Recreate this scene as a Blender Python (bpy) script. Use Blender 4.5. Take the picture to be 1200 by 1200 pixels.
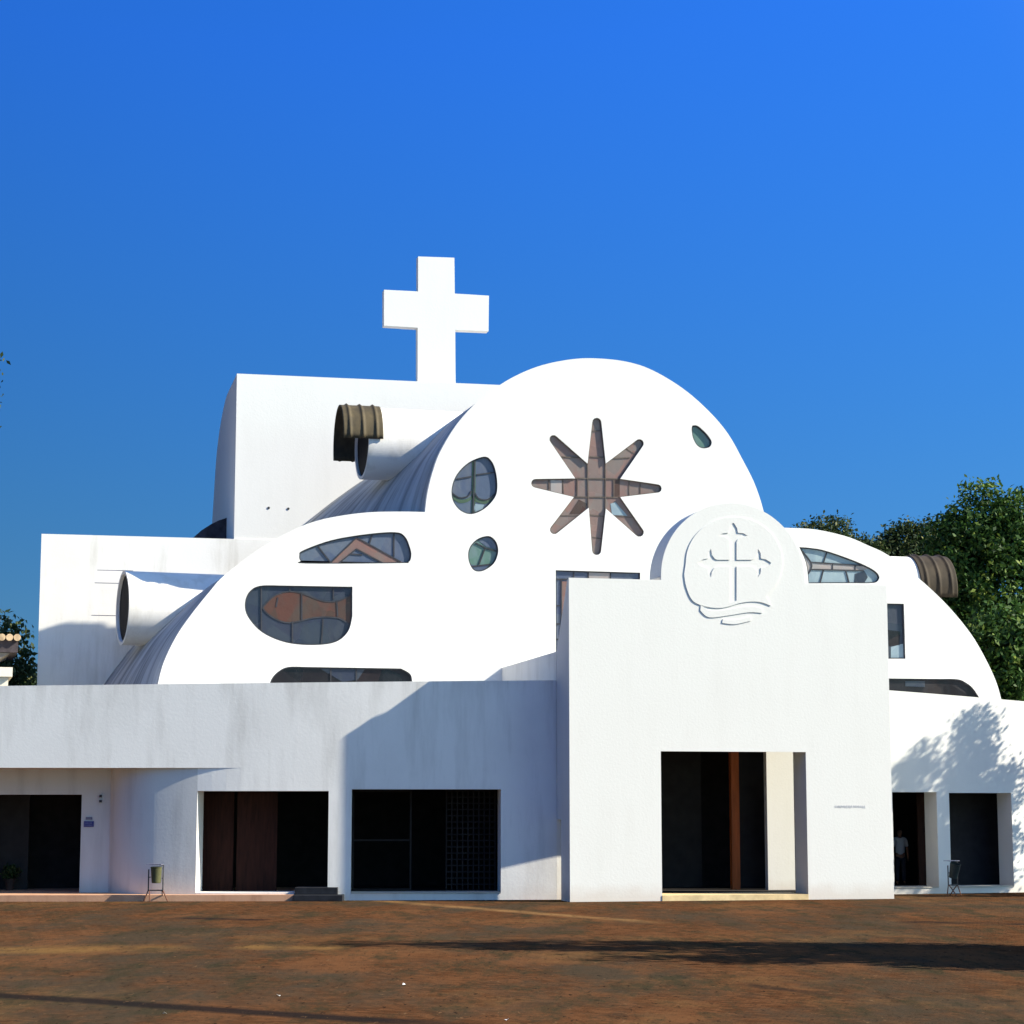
import bpy, bmesh, math, random
import numpy as np
from mathutils import Vector, Matrix
from mathutils.geometry import tessellate_polygon

for o in list(bpy.data.objects):
    bpy.data.objects.remove(o, do_unlink=True)
scene = bpy.context.scene
COL = scene.collection
R = math.radians
random.seed(4)

# ------------------------------------------------------------------ camera
F, H = 2500.0, 2.55                       # focal length in photo pixels (1200 wide), eye height
TILT = math.atan(345 / F)
cam_d = bpy.data.cameras.new("camera")
cam_d.sensor_width = 36.0
cam_d.lens = F / 1200 * 36.0
cam_d.clip_start = 0.5
cam_d.clip_end = 3000
cam = bpy.data.objects.new("camera", cam_d)
COL.objects.link(cam)
cam.location = (0, 0, H)
cam.rotation_euler = (math.pi / 2 + TILT, 0, 0)
scene.camera = cam

# ------------------------------------------------------------------ church frame, sun, sky
TH = R(12.5)                              # the facades turn 12.5 degrees away from the camera
UX, UY = math.cos(TH), math.sin(TH)
GX, GY = 1.563, 58.356                    # front left foot of the entrance block
AZ, EL = R(69), R(34.5)
su, sv, sz = math.sin(AZ) * math.cos(EL), -math.cos(AZ) * math.cos(EL), math.sin(EL)
SUN = Vector((su * UX - sv * UY, su * UY + sv * UX, sz))

sun_d = bpy.data.lights.new("sun", 'SUN')
sun_d.energy = 4.6
sun_d.angle = R(0.53)
sun_d.color = (1.0, 0.93, 0.76)
sun = bpy.data.objects.new("sun", sun_d)
COL.objects.link(sun)
sun.rotation_euler = SUN.to_track_quat('Z', 'Y').to_euler()

world = bpy.data.worlds.new("World")
scene.world = world
world.use_nodes = True
wn, wl = world.node_tree.nodes, world.node_tree.links
wn.clear()
sky = wn.new('ShaderNodeTexSky')
sky.sky_type = 'NISHITA'
sky.sun_disc = False
sky.sun_elevation = EL
sky.sun_rotation = math.atan2(SUN.x, SUN.y)
sky.altitude = 3000
sky.air_density = 1.0
sky.dust_density = 0.0
sky.ozone_density = 10.0
# the photograph's deep, saturated blue: a response curve per channel on the sky's own colour
sep = wn.new('ShaderNodeSeparateColor')
com = wn.new('ShaderNodeCombineColor')
wl.new(sky.outputs[0], sep.inputs[0])


def wmath(op, a, b):
    t = wn.new('ShaderNodeMath')
    t.operation = op
    for i, q in enumerate((a, b)):
        if isinstance(q, bpy.types.NodeSocket):
            wl.new(q, t.inputs[i])
        else:
            t.inputs[i].default_value = q
    return t.outputs[0]


g_ch = wmath('MULTIPLY', wmath('POWER', sep.outputs[1], 0.43), 0.73)
g_ch = wmath('ADD', g_ch, wmath('MULTIPLY', wmath('MAXIMUM', wmath('SUBTRACT', sep.outputs[1], 4.0), 0.0), 2.3))
r_ch = wmath('MINIMUM', wmath('MULTIPLY', wmath('POWER', sep.outputs[0], 1.09), 0.24), wmath('MULTIPLY', g_ch, 0.70))
r_ch = wmath('MAXIMUM', r_ch, wmath('MULTIPLY', wmath('SUBTRACT', g_ch, 1.2), 0.70))
b_ch = wmath('MULTIPLY', wmath('POWER', sep.outputs[2], -0.49), 6.04)
b_ch = wmath('MINIMUM', wmath('MAXIMUM', b_ch, wmath('MULTIPLY', g_ch, 1.05)), wmath('MULTIPLY', g_ch, 4.4))
# the sky is brighter on the sun's side and deeper on the side away from it
wco = wn.new('ShaderNodeTexCoord')
dotn = wn.new('ShaderNodeVectorMath')
dotn.operation = 'DOT_PRODUCT'
sh = Vector((SUN.x, SUN.y, 0)).normalized()
dotn.inputs[1].default_value = sh
wl.new(wco.outputs['Generated'], dotn.inputs[0])
side = wmath('ADD', wmath('MULTIPLY', dotn.outputs['Value'], 0.75), 1.15)
side = wmath('MINIMUM', wmath('MAXIMUM', side, 0.5), 1.8)
r_ch, g_ch, b_ch = [wmath('MULTIPLY', q, side) for q in (r_ch, g_ch, b_ch)]
# whitish glow of the sky round the sun, behind and to the right of the camera
dots = wn.new('ShaderNodeVectorMath')
dots.operation = 'DOT_PRODUCT'
dots.inputs[1].default_value = SUN
wl.new(wco.outputs['Generated'], dots.inputs[0])
glow = wmath('POWER', wmath('MAXIMUM', wmath('SUBTRACT', dots.outputs['Value'], 0.25), 0.0), 1.4)
r_ch, g_ch, b_ch = [wmath('ADD', q, wmath('MULTIPLY', glow, k)) for q, k in ((r_ch, 4.2), (g_ch, 4.9), (b_ch, 2.6))]
for i, q in enumerate((r_ch, g_ch, b_ch)):
    wl.new(q, com.inputs[i])
bg = wn.new('ShaderNodeBackground')
bg.inputs['Strength'].default_value = 0.090
wo = wn.new('ShaderNodeOutputWorld')
wl.new(com.outputs[0], bg.inputs['Color'])
wl.new(bg.outputs[0], wo.inputs['Surface'])

scene.view_settings.view_transform = 'Standard'
scene.view_settings.look = 'None'
scene.view_settings.exposure = 1.30
scene.view_settings.gamma = 1.0
scene.render.engine = 'CYCLES'
scene.cycles.max_bounces = 8


# ------------------------------------------------------------------ measuring helpers
def ray(px, py):
    x, h = (px - 600) / F, (600 - py) / F
    return Vector((x, math.cos(TILT) - h * math.sin(TILT), math.sin(TILT) + h * math.cos(TILT)))


CAM = Vector((0, 0, H))
UV = Vector((UX, UY, 0))
VV = Vector((-UY, UX, 0))
G0 = Vector((GX, GY, 0))


def P(px, py, v):
    """point of the church plane at depth v, as (u, z)"""
    r = ray(px, py)
    t = (v + (G0 - CAM).dot(VV)) / r.dot(VV)
    p = CAM + r * t
    return ((p - G0).dot(UV), p.z)


def PU(px, py, u):
    """point of the plane u = const, as (v, z)"""
    r = ray(px, py)
    t = (u + (G0 - CAM).dot(UV)) / r.dot(UV)
    p = CAM + r * t
    return ((p - G0).dot(VV), p.z)


def GR(px, py, z=0.0):
    r = ray(px, py)
    return CAM + r * ((z - H) / r.z)


def W(u, v, z=0.0):
    return G0 + UV * u + VV * v + Vector((0, 0, z))


def project(p):
    d = p - CAM
    dep = d.y * math.cos(TILT) + d.z * math.sin(TILT)
    return 600 + F * d.x / dep


# ------------------------------------------------------------------ materials
class NT:
    def __init__(self, name):
        self.m = bpy.data.materials.new(name)
        self.m.use_nodes = True
        self.n, self.l = self.m.node_tree.nodes, self.m.node_tree.links
        self.b = self.n['Principled BSDF']
        self.co = self.n.new('ShaderNodeTexCoord')

    def inp(self, sock, val):
        if hasattr(val, 'is_linked') or isinstance(val, bpy.types.NodeSocket):
            self.l.new(val, sock)
        else:
            sock.default_value = val

    def mapping(self, scale=(1, 1, 1), src='Object', loc=(0, 0, 0)):
        mp = self.n.new('ShaderNodeMapping')
        mp.inputs['Scale'].default_value = scale
        mp.inputs['Location'].default_value = loc
        self.l.new(self.co.outputs[src], mp.inputs[0])
        return mp.outputs[0]

    def noise(self, vec, scale=1.0, detail=4.0, rough=0.55):
        t = self.n.new('ShaderNodeTexNoise')
        t.inputs['Scale'].default_value = scale
        t.inputs['Detail'].default_value = detail
        t.inputs['Roughness'].default_value = rough
        self.l.new(vec, t.inputs['Vector'])
        return t.outputs[0]

    def rng(self, val, a, b, c=0.0, d=1.0):
        t = self.n.new('ShaderNodeMapRange')
        self.l.new(val, t.inputs[0])
        for i, x in enumerate((a, b, c, d)):
            t.inputs[i + 1].default_value = x
        return t.outputs[0]

    def math(self, op, a, b=0.0):
        t = self.n.new('ShaderNodeMath')
        t.operation = op
        self.inp(t.inputs[0], a)
        self.inp(t.inputs[1], b)
        return t.outputs[0]

    def mix(self, fac, a, b):
        t = self.n.new('ShaderNodeMix')
        t.data_type = 'RGBA'
        self.inp(t.inputs[0], fac)
        self.inp(t.inputs[6], a if not isinstance(a, tuple) else (*a, 1))
        self.inp(t.inputs[7], b if not isinstance(b, tuple) else (*b, 1))
        return t.outputs[2]

    def bump(self, h, strength=0.3, dist=0.02):
        t = self.n.new('ShaderNodeBump')
        t.inputs['Strength'].default_value = strength
        t.inputs['Distance'].default_value = dist
        self.l.new(h, t.inputs['Height'])
        self.l.new(t.outputs[0], self.b.inputs['Normal'])

    def color(self, c):
        self.inp(self.b.inputs['Base Color'], c if not isinstance(c, tuple) else (*c, 1))

    def rough(self, r):
        self.inp(self.b.inputs['Roughness'], r)


def plaster(name, base=(0.70, 0.69, 0.665), dirt=(0.50, 0.48, 0.44), amount=0.5, top=None, foot=0.28):
    """white lime wash with thin runs of dirt; top = (z0, z1) where the runs begin under a coping"""
    t = NT(name)
    run = t.noise(t.mapping((1.5, 1.5, 0.22)), 1.3, 6, 0.62)
    run = t.rng(run, 0.50, 0.78, 0, amount)
    patch = t.rng(t.noise(t.mapping((1, 1, 1)), 0.5, 5), 0.45, 0.8, 0, amount * 0.5)
    f = t.math('ADD', run, patch)
    sep = t.n.new('ShaderNodeSeparateXYZ')
    t.l.new(t.co.outputs['Object'], sep.inputs[0])
    if top:
        thin = t.rng(t.noise(t.mapping((2.4, 2.4, 0.20)), 1.3, 7, 0.7), 0.46, 0.76, 0, 0.6)
        g = t.rng(sep.outputs[2], top[0], top[1], 0, 1)
        f = t.math('ADD', f, t.math('MULTIPLY', thin, t.math('POWER', g, 2.0)))
    c = t.mix(t.math('MINIMUM', f, 0.9), base, dirt)
    if foot:
        n2 = t.noise(t.mapping((1.5, 1.5, 1.5)), 1.2, 5)
        g = t.rng(t.math('ADD', sep.outputs[2], t.math('MULTIPLY', n2, -0.5)), -0.15, 0.25, foot, 0)
        c = t.mix(g, c, (0.42, 0.27, 0.17))
    t.color(c)
    t.rough(0.9)
    t.b.inputs['Specular IOR Level'].default_value = 0.1
    t.bump(t.noise(t.mapping((1, 1, 1)), 14, 6, 0.6), 0.25, 0.012)
    return t.m


def plain(name, col, rough=0.7, var=0.25, scale=3.0, metal=0.0, stretch=(1, 1, 1), spec=0.2):
    t = NT(name)
    n = t.noise(t.mapping(stretch), scale, 5)
    lo = tuple(c * (1 - var) for c in col)
    hi = tuple(min(1, c * (1 + var)) for c in col)
    t.color(t.mix(t.rng(n, 0.3, 0.7), lo, hi))
    t.rough(rough)
    t.b.inputs['Metallic'].default_value = metal
    t.b.inputs['Specular IOR Level'].default_value = spec
    t.bump(n, 0.15, 0.01)
    return t.m


def stained(name, a, b, c, scale=1.6):
    """old leaded glass: cells of slightly different tint, dust and runs"""
    t = NT(name)
    vo = t.n.new('ShaderNodeTexVoronoi')
    vo.inputs['Scale'].default_value = scale
    t.l.new(t.mapping((1, 1, 1)), vo.inputs['Vector'])
    sep = t.n.new('ShaderNodeSeparateColor')
    t.l.new(vo.outputs['Color'], sep.inputs[0])
    base = t.mix(sep.outputs[0], a, b)
    n = t.rng(t.noise(t.mapping((1.5, 1.5, 0.7)), 1.7, 6, 0.6), 0.45, 0.72, 0, 0.8)
    t.color(t.mix(n, base, c))
    t.rough(t.rng(sep.outputs[1], 0, 1, 0.22, 0.5))
    t.b.inputs['Specular IOR Level'].default_value = 0.35
    t.bump(t.noise(t.mapping((1, 1, 1)), 6, 3), 0.25, 0.02)
    return t.m


M = {}
M['white'] = plaster('white_plaster', amount=0.12)
M['white_wing'] = plaster('weathered_white_plaster', base=(0.76, 0.745, 0.72), dirt=(0.40, 0.385, 0.36), amount=0.42, top=(5.0, 6.05), foot=0.18)
M['white_old'] = plaster('aged_white_plaster', base=(0.76, 0.745, 0.715), dirt=(0.36, 0.33, 0.27), amount=0.45)
M['grey_wall'] = plaster('grey_recess_plaster', base=(0.60, 0.59, 0.57), dirt=(0.36, 0.345, 0.33), amount=0.5, foot=0.15)  # darker base than the rest of the wing's plaster
M['cream'] = plaster('cream_plaster', base=(0.74, 0.68, 0.56), amount=0.25)
t = NT('streaked_vault_plaster')
st = t.noise(t.mapping((0.22, 1.5, 0.18)), 1.3, 5, 0.6)
fine = t.noise(t.mapping((0.3, 5.0, 0.3)), 1.0, 5, 0.6)
f = t.math('ADD', t.rng(st, 0.36, 0.66, 0, 0.8), t.rng(fine, 0.48, 0.72, 0, 0.3))
t.color(t.mix(t.math('MINIMUM', f, 1.0), (0.50, 0.51, 0.52), (0.16, 0.17, 0.18)))
t.rough(0.8)
t.b.inputs['Specular IOR Level'].default_value = 0.15
t.bump(t.noise(t.mapping((1, 1, 1)), 10, 5), 0.25, 0.015)
M['vault'] = t.m
M['dark_room'] = plain('interior_shade_tone', (0.020, 0.017, 0.016), 0.9, 0.3)  # near-black base stands in for the shade indoors
M['porch_dark'] = plain('porch_shade_tone', (0.036, 0.031, 0.030), 0.75, 0.2)  # dark base with the porch's shade put into the colour
M['brown_door'] = plain('dark_brown_timber', (0.030, 0.010, 0.006), 0.8, 0.4, 2.5, stretch=(6, 6, 0.6))
M['orange_wood'] = plain('orange_timber', (0.42, 0.105, 0.028), 0.5, 0.25, 2.0, stretch=(5, 5, 0.5))
M['hood'] = plain('brown_weathered_sheet', (0.085, 0.066, 0.036), 0.45, 0.6, 2.2, stretch=(1, 1, 1))
M['hood_light'] = plain('pale_ridge_sheet', (0.34, 0.27, 0.16), 0.45, 0.4, 3.0)
M['lead'] = plain('dark_lead', (0.035, 0.037, 0.045), 0.6, 0.3)
M['lead_soft'] = plain('dusty_lead', (0.095, 0.075, 0.065), 0.7, 0.3)
M['glass_blue'] = stained('blue_grey_glass', (0.060, 0.078, 0.135), (0.095, 0.122, 0.163), (0.114, 0.125, 0.150))
M['glass_navy'] = stained('dark_blue_glass', (0.023, 0.028, 0.050), (0.034, 0.043, 0.060), (0.038, 0.045, 0.055))
M['glass_dark'] = stained('near_black_glass', (0.005, 0.004, 0.006), (0.011, 0.006, 0.007), (0.015, 0.015, 0.019))
M['glass_pale'] = stained('pale_blue_glass', (0.182, 0.242, 0.293), (0.221, 0.293, 0.333), (0.261, 0.333, 0.352), 0.9)
M['glass_green'] = stained('green_glass', (0.081, 0.155, 0.122), (0.105, 0.163, 0.163), (0.138, 0.187, 0.212))
M['glass_leaf'] = stained('leaf_green_glass', (0.053, 0.090, 0.051), (0.065, 0.098, 0.065), (0.081, 0.114, 0.090))
M['glass_red'] = stained('dull_red_glass', (0.163, 0.105, 0.095), (0.227, 0.095, 0.070), (0.138, 0.122, 0.111))
M['glass_star'] = stained('grey_red_glass', (0.170, 0.135, 0.122), (0.195, 0.111, 0.095), (0.163, 0.150, 0.138), 2.2)
M['glass_fish'] = stained('orange_red_glass', (0.060, 0.038, 0.028), (0.085, 0.031, 0.021), (0.055, 0.047, 0.040), 1.8)
M['glass_rose'] = stained('rose_grey_glass', (0.272, 0.242, 0.233), (0.302, 0.252, 0.237), (0.261, 0.261, 0.261), 0.8)
M['stone_dark'] = plain('dark_slate', (0.018, 0.019, 0.023), 0.6, 0.5)
M['kerb'] = plaster('soiled_kerb', base=(0.52, 0.30, 0.19), dirt=(0.30, 0.15, 0.09), amount=0.8, foot=0)
M['sill'] = plaster('worn_floor_edge', base=(0.50, 0.45, 0.38), dirt=(0.28, 0.22, 0.17), amount=0.6, foot=0)
M['yellow_edge'] = plain('yellowed_step', (0.62, 0.47, 0.26), 0.7, 0.2)
M['steel'] = plain('dark_painted_steel', (0.05, 0.05, 0.055), 0.5, 0.3)
M['rust'] = plain('rusty_steel', (0.13, 0.055, 0.035), 0.7, 0.4)
M['bucket'] = plain('olive_bucket', (0.085, 0.085, 0.040), 0.55, 0.3)
M['bucket_dark'] = plain('black_green_bucket', (0.022, 0.032, 0.034), 0.5, 0.3)
M['sign_blue'] = plain('blue_sign_enamel', (0.045, 0.05, 0.20), 0.45, 0.2)
M['sign_grey'] = plain('grey_sign_enamel', (0.16, 0.16, 0.22), 0.5, 0.2)
M['sign_text'] = plain('pale_sign_lettering', (0.30, 0.31, 0.42), 0.6, 0.1)
M['ink'] = plain('grey_lettering', (0.54, 0.54, 0.55), 0.7, 0.1)
M['skin'] = plain('brown_skin', (0.22, 0.11, 0.065), 0.55, 0.1)
M['hair'] = plain('black_hair', (0.012, 0.010, 0.010), 0.5, 0.2)
M['shirt'] = plain('white_cotton', (0.50, 0.49, 0.49), 0.85, 0.06)
M['trousers'] = plain('dark_cloth', (0.035, 0.036, 0.045), 0.85, 0.2)
M['pot'] = plain('dark_clay', (0.06, 0.035, 0.028), 0.8, 0.3)
M['tile'] = plain('pale_clay_tiles', (0.50, 0.36, 0.22), 0.8, 0.4, 4.0)
M['tile_dark'] = plain('weathered_tiles', (0.055, 0.045, 0.05), 0.85, 0.4, 4.0)
M['grey_board'] = plain('grey_gable_board', (0.22, 0.20, 0.18), 0.8, 0.2)
M['paper'] = plain('white_paper', (0.8, 0.8, 0.78), 0.8, 0.05)
M['bark'] = plain('grey_brown_bark', (0.10, 0.075, 0.055), 0.9, 0.4, 5.0, stretch=(3, 3, 0.6))


def leaf_mat(name, dark, mid, light):
    t = NT(name)
    at = t.n.new('ShaderNodeAttribute')
    at.attribute_name = 'tint'
    r = t.n.new('ShaderNodeValToRGB')
    e = r.color_ramp.elements
    e[0].color, e[0].position = (*dark, 1), 0.0
    e[1].color, e[1].position = (*light, 1), 1.0
    m_ = e.new(0.6)
    m_.color = (*mid, 1)
    t.l.new(at.outputs['Fac'], r.inputs[0])
    t.l.new(r.outputs[0], t.b.inputs['Base Color'])
    t.rough(0.6)
    t.b.inputs['Specular IOR Level'].default_value = 0.18
    tr = t.n.new('ShaderNodeBsdfTranslucent')
    t.l.new(r.outputs[0], tr.inputs[0])
    mx = t.n.new('ShaderNodeMixShader')
    mx.inputs[0].default_value = 0.22
    t.l.new(t.b.outputs[0], mx.inputs[1])
    t.l.new(tr.outputs[0], mx.inputs[2])
    t.l.new(mx.outputs[0], t.n['Material Output'].inputs[0])
    return t.m


M['leaf'] = leaf_mat('broad_leaves', (0.014, 0.036, 0.009), (0.046, 0.105, 0.018), (0.170, 0.220, 0.036))
M['leaf_b'] = leaf_mat('dull_leaves', (0.015, 0.028, 0.009), (0.032, 0.056, 0.016), (0.140, 0.140, 0.045))


# ------------------------------------------------------------------ mesh helpers
def link(name, verts, faces, mat, parent=None, smooth=False):
    me = bpy.data.meshes.new(name)
    me.from_pydata([tuple(v) for v in verts], [], faces)
    bm = bmesh.new()
    bm.from_mesh(me)
    bmesh.ops.recalc_face_normals(bm, faces=bm.faces)
    bm.to_mesh(me)
    bm.free()
    o = bpy.data.objects.new(name, me)
    COL.objects.link(o)
    me.materials.append(M[mat] if isinstance(mat, str) else mat)
    if smooth:
        me.polygons.foreach_set('use_smooth', [True] * len(me.polygons))
    if parent:
        o.parent = parent
    return o


def tag(o, label=None, cat=None, group=None, kind=None):
    if label:
        o['label'] = label
    if cat:
        o['category'] = cat
    if group:
        o['group'] = group
    if kind:
        o['kind'] = kind
    return o


def empty(name, loc, rz=0.0):
    o = bpy.data.objects.new(name, None)
    o.empty_display_size = 0.3
    COL.objects.link(o)
    o.location = loc
    o.rotation_euler = (0, 0, rz)
    return o


class MB:
    """collects pieces of one mesh"""
    def __init__(self):
        self.v, self.f = [], []

    def add(self, verts, faces):
        n = len(self.v)
        self.v += [tuple(x) for x in verts]
        self.f += [tuple(i + n for i in f) for f in faces]
        return self

    def box(self, x0, x1, y0, y1, z0, z1):
        return self.add([(x, y, z) for z in (z0, z1) for y in (y0, y1) for x in (x0, x1)],
                        [(0, 2, 3, 1), (4, 5, 7, 6), (0, 1, 5, 4), (2, 6, 7, 3), (0, 4, 6, 2), (1, 3, 7, 5)])

    def prism(self, poly, axis, a0, a1):
        """extrude a closed polygon; axis 'v': poly in (u,z); axis 'u': poly in (v,z); axis 'z': poly in (x,y)"""
        n = len(poly)
        mk = {'v': lambda p, a: (p[0], a, p[1]), 'u': lambda p, a: (a, p[0], p[1]), 'z': lambda p, a: (p[0], p[1], a)}[axis]
        vs = [mk(p, a0) for p in poly] + [mk(p, a1) for p in poly]
        tris = tessellate_polygon([[Vector((p[0], p[1], 0)) for p in poly]])
        fs = [tuple(t_) for t_ in tris] + [tuple(i + n for i in reversed(t_)) for t_ in tris]
        fs += [(i, (i + 1) % n, (i + 1) % n + n, i + n) for i in range(n)]
        return self.add(vs, fs)

    def slab(self, outer, holes, v0, v1):
        loops = [outer] + list(holes)
        flat = [p for lp in loops for p in lp]
        n = len(flat)
        tris = tessellate_polygon([[Vector((p[0], p[1], 0)) for p in lp] for lp in loops])
        vs = [(p[0], v0, p[1]) for p in flat] + [(p[0], v1, p[1]) for p in flat]
        fs = [tuple(t_) for t_ in tris] + [tuple(i + n for i in reversed(t_)) for t_ in tris]
        k = 0
        for lp in loops:
            m = len(lp)
            fs += [(k + i, k + (i + 1) % m, k + (i + 1) % m + n, k + i + n) for i in range(m)]
            k += m
        return self.add(vs, fs)

    def tube(self, pts, rad, n=8, cap=True):
        pts = [Vector(p) for p in pts]
        rad = [rad] * len(pts) if not hasattr(rad, '__len__') else rad
        vs, fs = [], []
        up = None
        for i, p in enumerate(pts):
            a = pts[max(0, i - 1)]
            b = pts[min(len(pts) - 1, i + 1)]
            d = (b - a).normalized()
            if up is None:
                up = d.orthogonal().normalized()
            s = (up - d * up.dot(d))
            s = s.normalized() if s.length > 1e-5 else d.orthogonal().normalized()
            up = s
            w = d.cross(s)
            for k in range(n):
                an = 2 * math.pi * k / n
                vs.append(p + (s * math.cos(an) + w * math.sin(an)) * rad[i])
        for i in range(len(pts) - 1):
            for k in range(n):
                fs.append((i * n + k, i * n + (k + 1) % n, (i + 1) * n + (k + 1) % n, (i + 1) * n + k))
        if cap:
            fs.append(tuple(range(n)))
            fs.append(tuple((len(pts) - 1) * n + k for k in range(n)))
        return self.add(vs, fs)

    def strip(self, pts, w, v0, v1, closed=False):
        """flat bar of width w along a line drawn in the (u,z) plane"""
        n = len(pts)
        L, Rr = [], []
        for i, p in enumerate(pts):
            a = pts[(i - 1) % n] if (closed or i > 0) else p
            b = pts[(i + 1) % n] if (closed or i < n - 1) else p
            dx, dz = b[0] - a[0], b[1] - a[1]
            q = math.hypot(dx, dz) or 1
            nx, nz = -dz / q * w / 2, dx / q * w / 2
            L.append((p[0] + nx, p[1] + nz))
            Rr.append((p[0] - nx, p[1] - nz))
        vs = [(p[0], v0, p[1]) for p in L] + [(p[0], v0, p[1]) for p in Rr] + \
             [(p[0], v1, p[1]) for p in L] + [(p[0], v1, p[1]) for p in Rr]
        fs = []
        for i in range(n if closed else n - 1):
            j = (i + 1) % n
            fs += [(i, j, n + j, n + i), (2 * n + i, 3 * n + i, 3 * n + j, 2 * n + j),
                   (i, 2 * n + i, 2 * n + j, j), (n + i, n + j, 3 * n + j, 3 * n + i)]
        if not closed:
            fs += [(0, n, 3 * n, 2 * n), (n - 1, 3 * n - 1, 4 * n - 1, 2 * n - 1)]
        return self.add(vs, fs)

    def build(self, name, mat, parent=None, smooth=False):
        return link(name, self.v, self.f, mat, parent, smooth)


def smooth_loop(pts, k=5, closed=True):
    """Catmull-Rom through the points; a third member marks a sharp corner"""
    n = len(pts)
    out = []
    for i in range(n if closed else n - 1):
        p1, p2 = pts[i], pts[(i + 1) % n]
        p0 = pts[(i - 1) % n] if (closed or i > 0) else p1
        p3 = pts[(i + 2) % n] if (closed or i < n - 2) else p2
        if len(p1) > 2:
            p0 = p1
        if len(p2) > 2:
            p3 = p2
        for j in range(k):
            s = j / k
            out.append(tuple(0.5 * (2 * p1[c] + (p2[c] - p0[c]) * s + (2 * p0[c] - 5 * p1[c] + 4 * p2[c] - p3[c]) * s * s
                                    + (3 * p1[c] - p0[c] - 3 * p2[c] + p3[c]) * s ** 3) for c in (0, 1)))
    if not closed:
        out.append(tuple(pts[-1][:2]))
    return out


def clean(lp):
    out = [lp[0]]
    for p in lp[1:]:
        if math.hypot(p[0] - out[-1][0], p[1] - out[-1][1]) > 0.004:
            out.append(p)
    if math.hypot(out[0][0] - out[-1][0], out[0][1] - out[-1][1]) < 0.004:
        out.pop()
    return out


def PL(pts, v, k=5, closed=True):
    q = []
    for p in pts:
        a = P(p[0], p[1], v)
        q.append((*a, 1) if len(p) > 2 else a)
    lp = smooth_loop(q, k, closed)
    return clean(lp) if closed else lp


def grow(lp, d):
    """push a closed loop outwards by d"""
    n = len(lp)
    area = sum(lp[i][0] * lp[(i + 1) % n][1] - lp[(i + 1) % n][0] * lp[i][1] for i in range(n))
    sg = 1 if area > 0 else -1
    out = []
    for i in range(n):
        a, b = lp[i - 1], lp[(i + 1) % n]
        dx, dz = b[0] - a[0], b[1] - a[1]
        q = math.hypot(dx, dz) or 1
        out.append((lp[i][0] + sg * dz / q * d, lp[i][1] - sg * dx / q * d))
    return out


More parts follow.
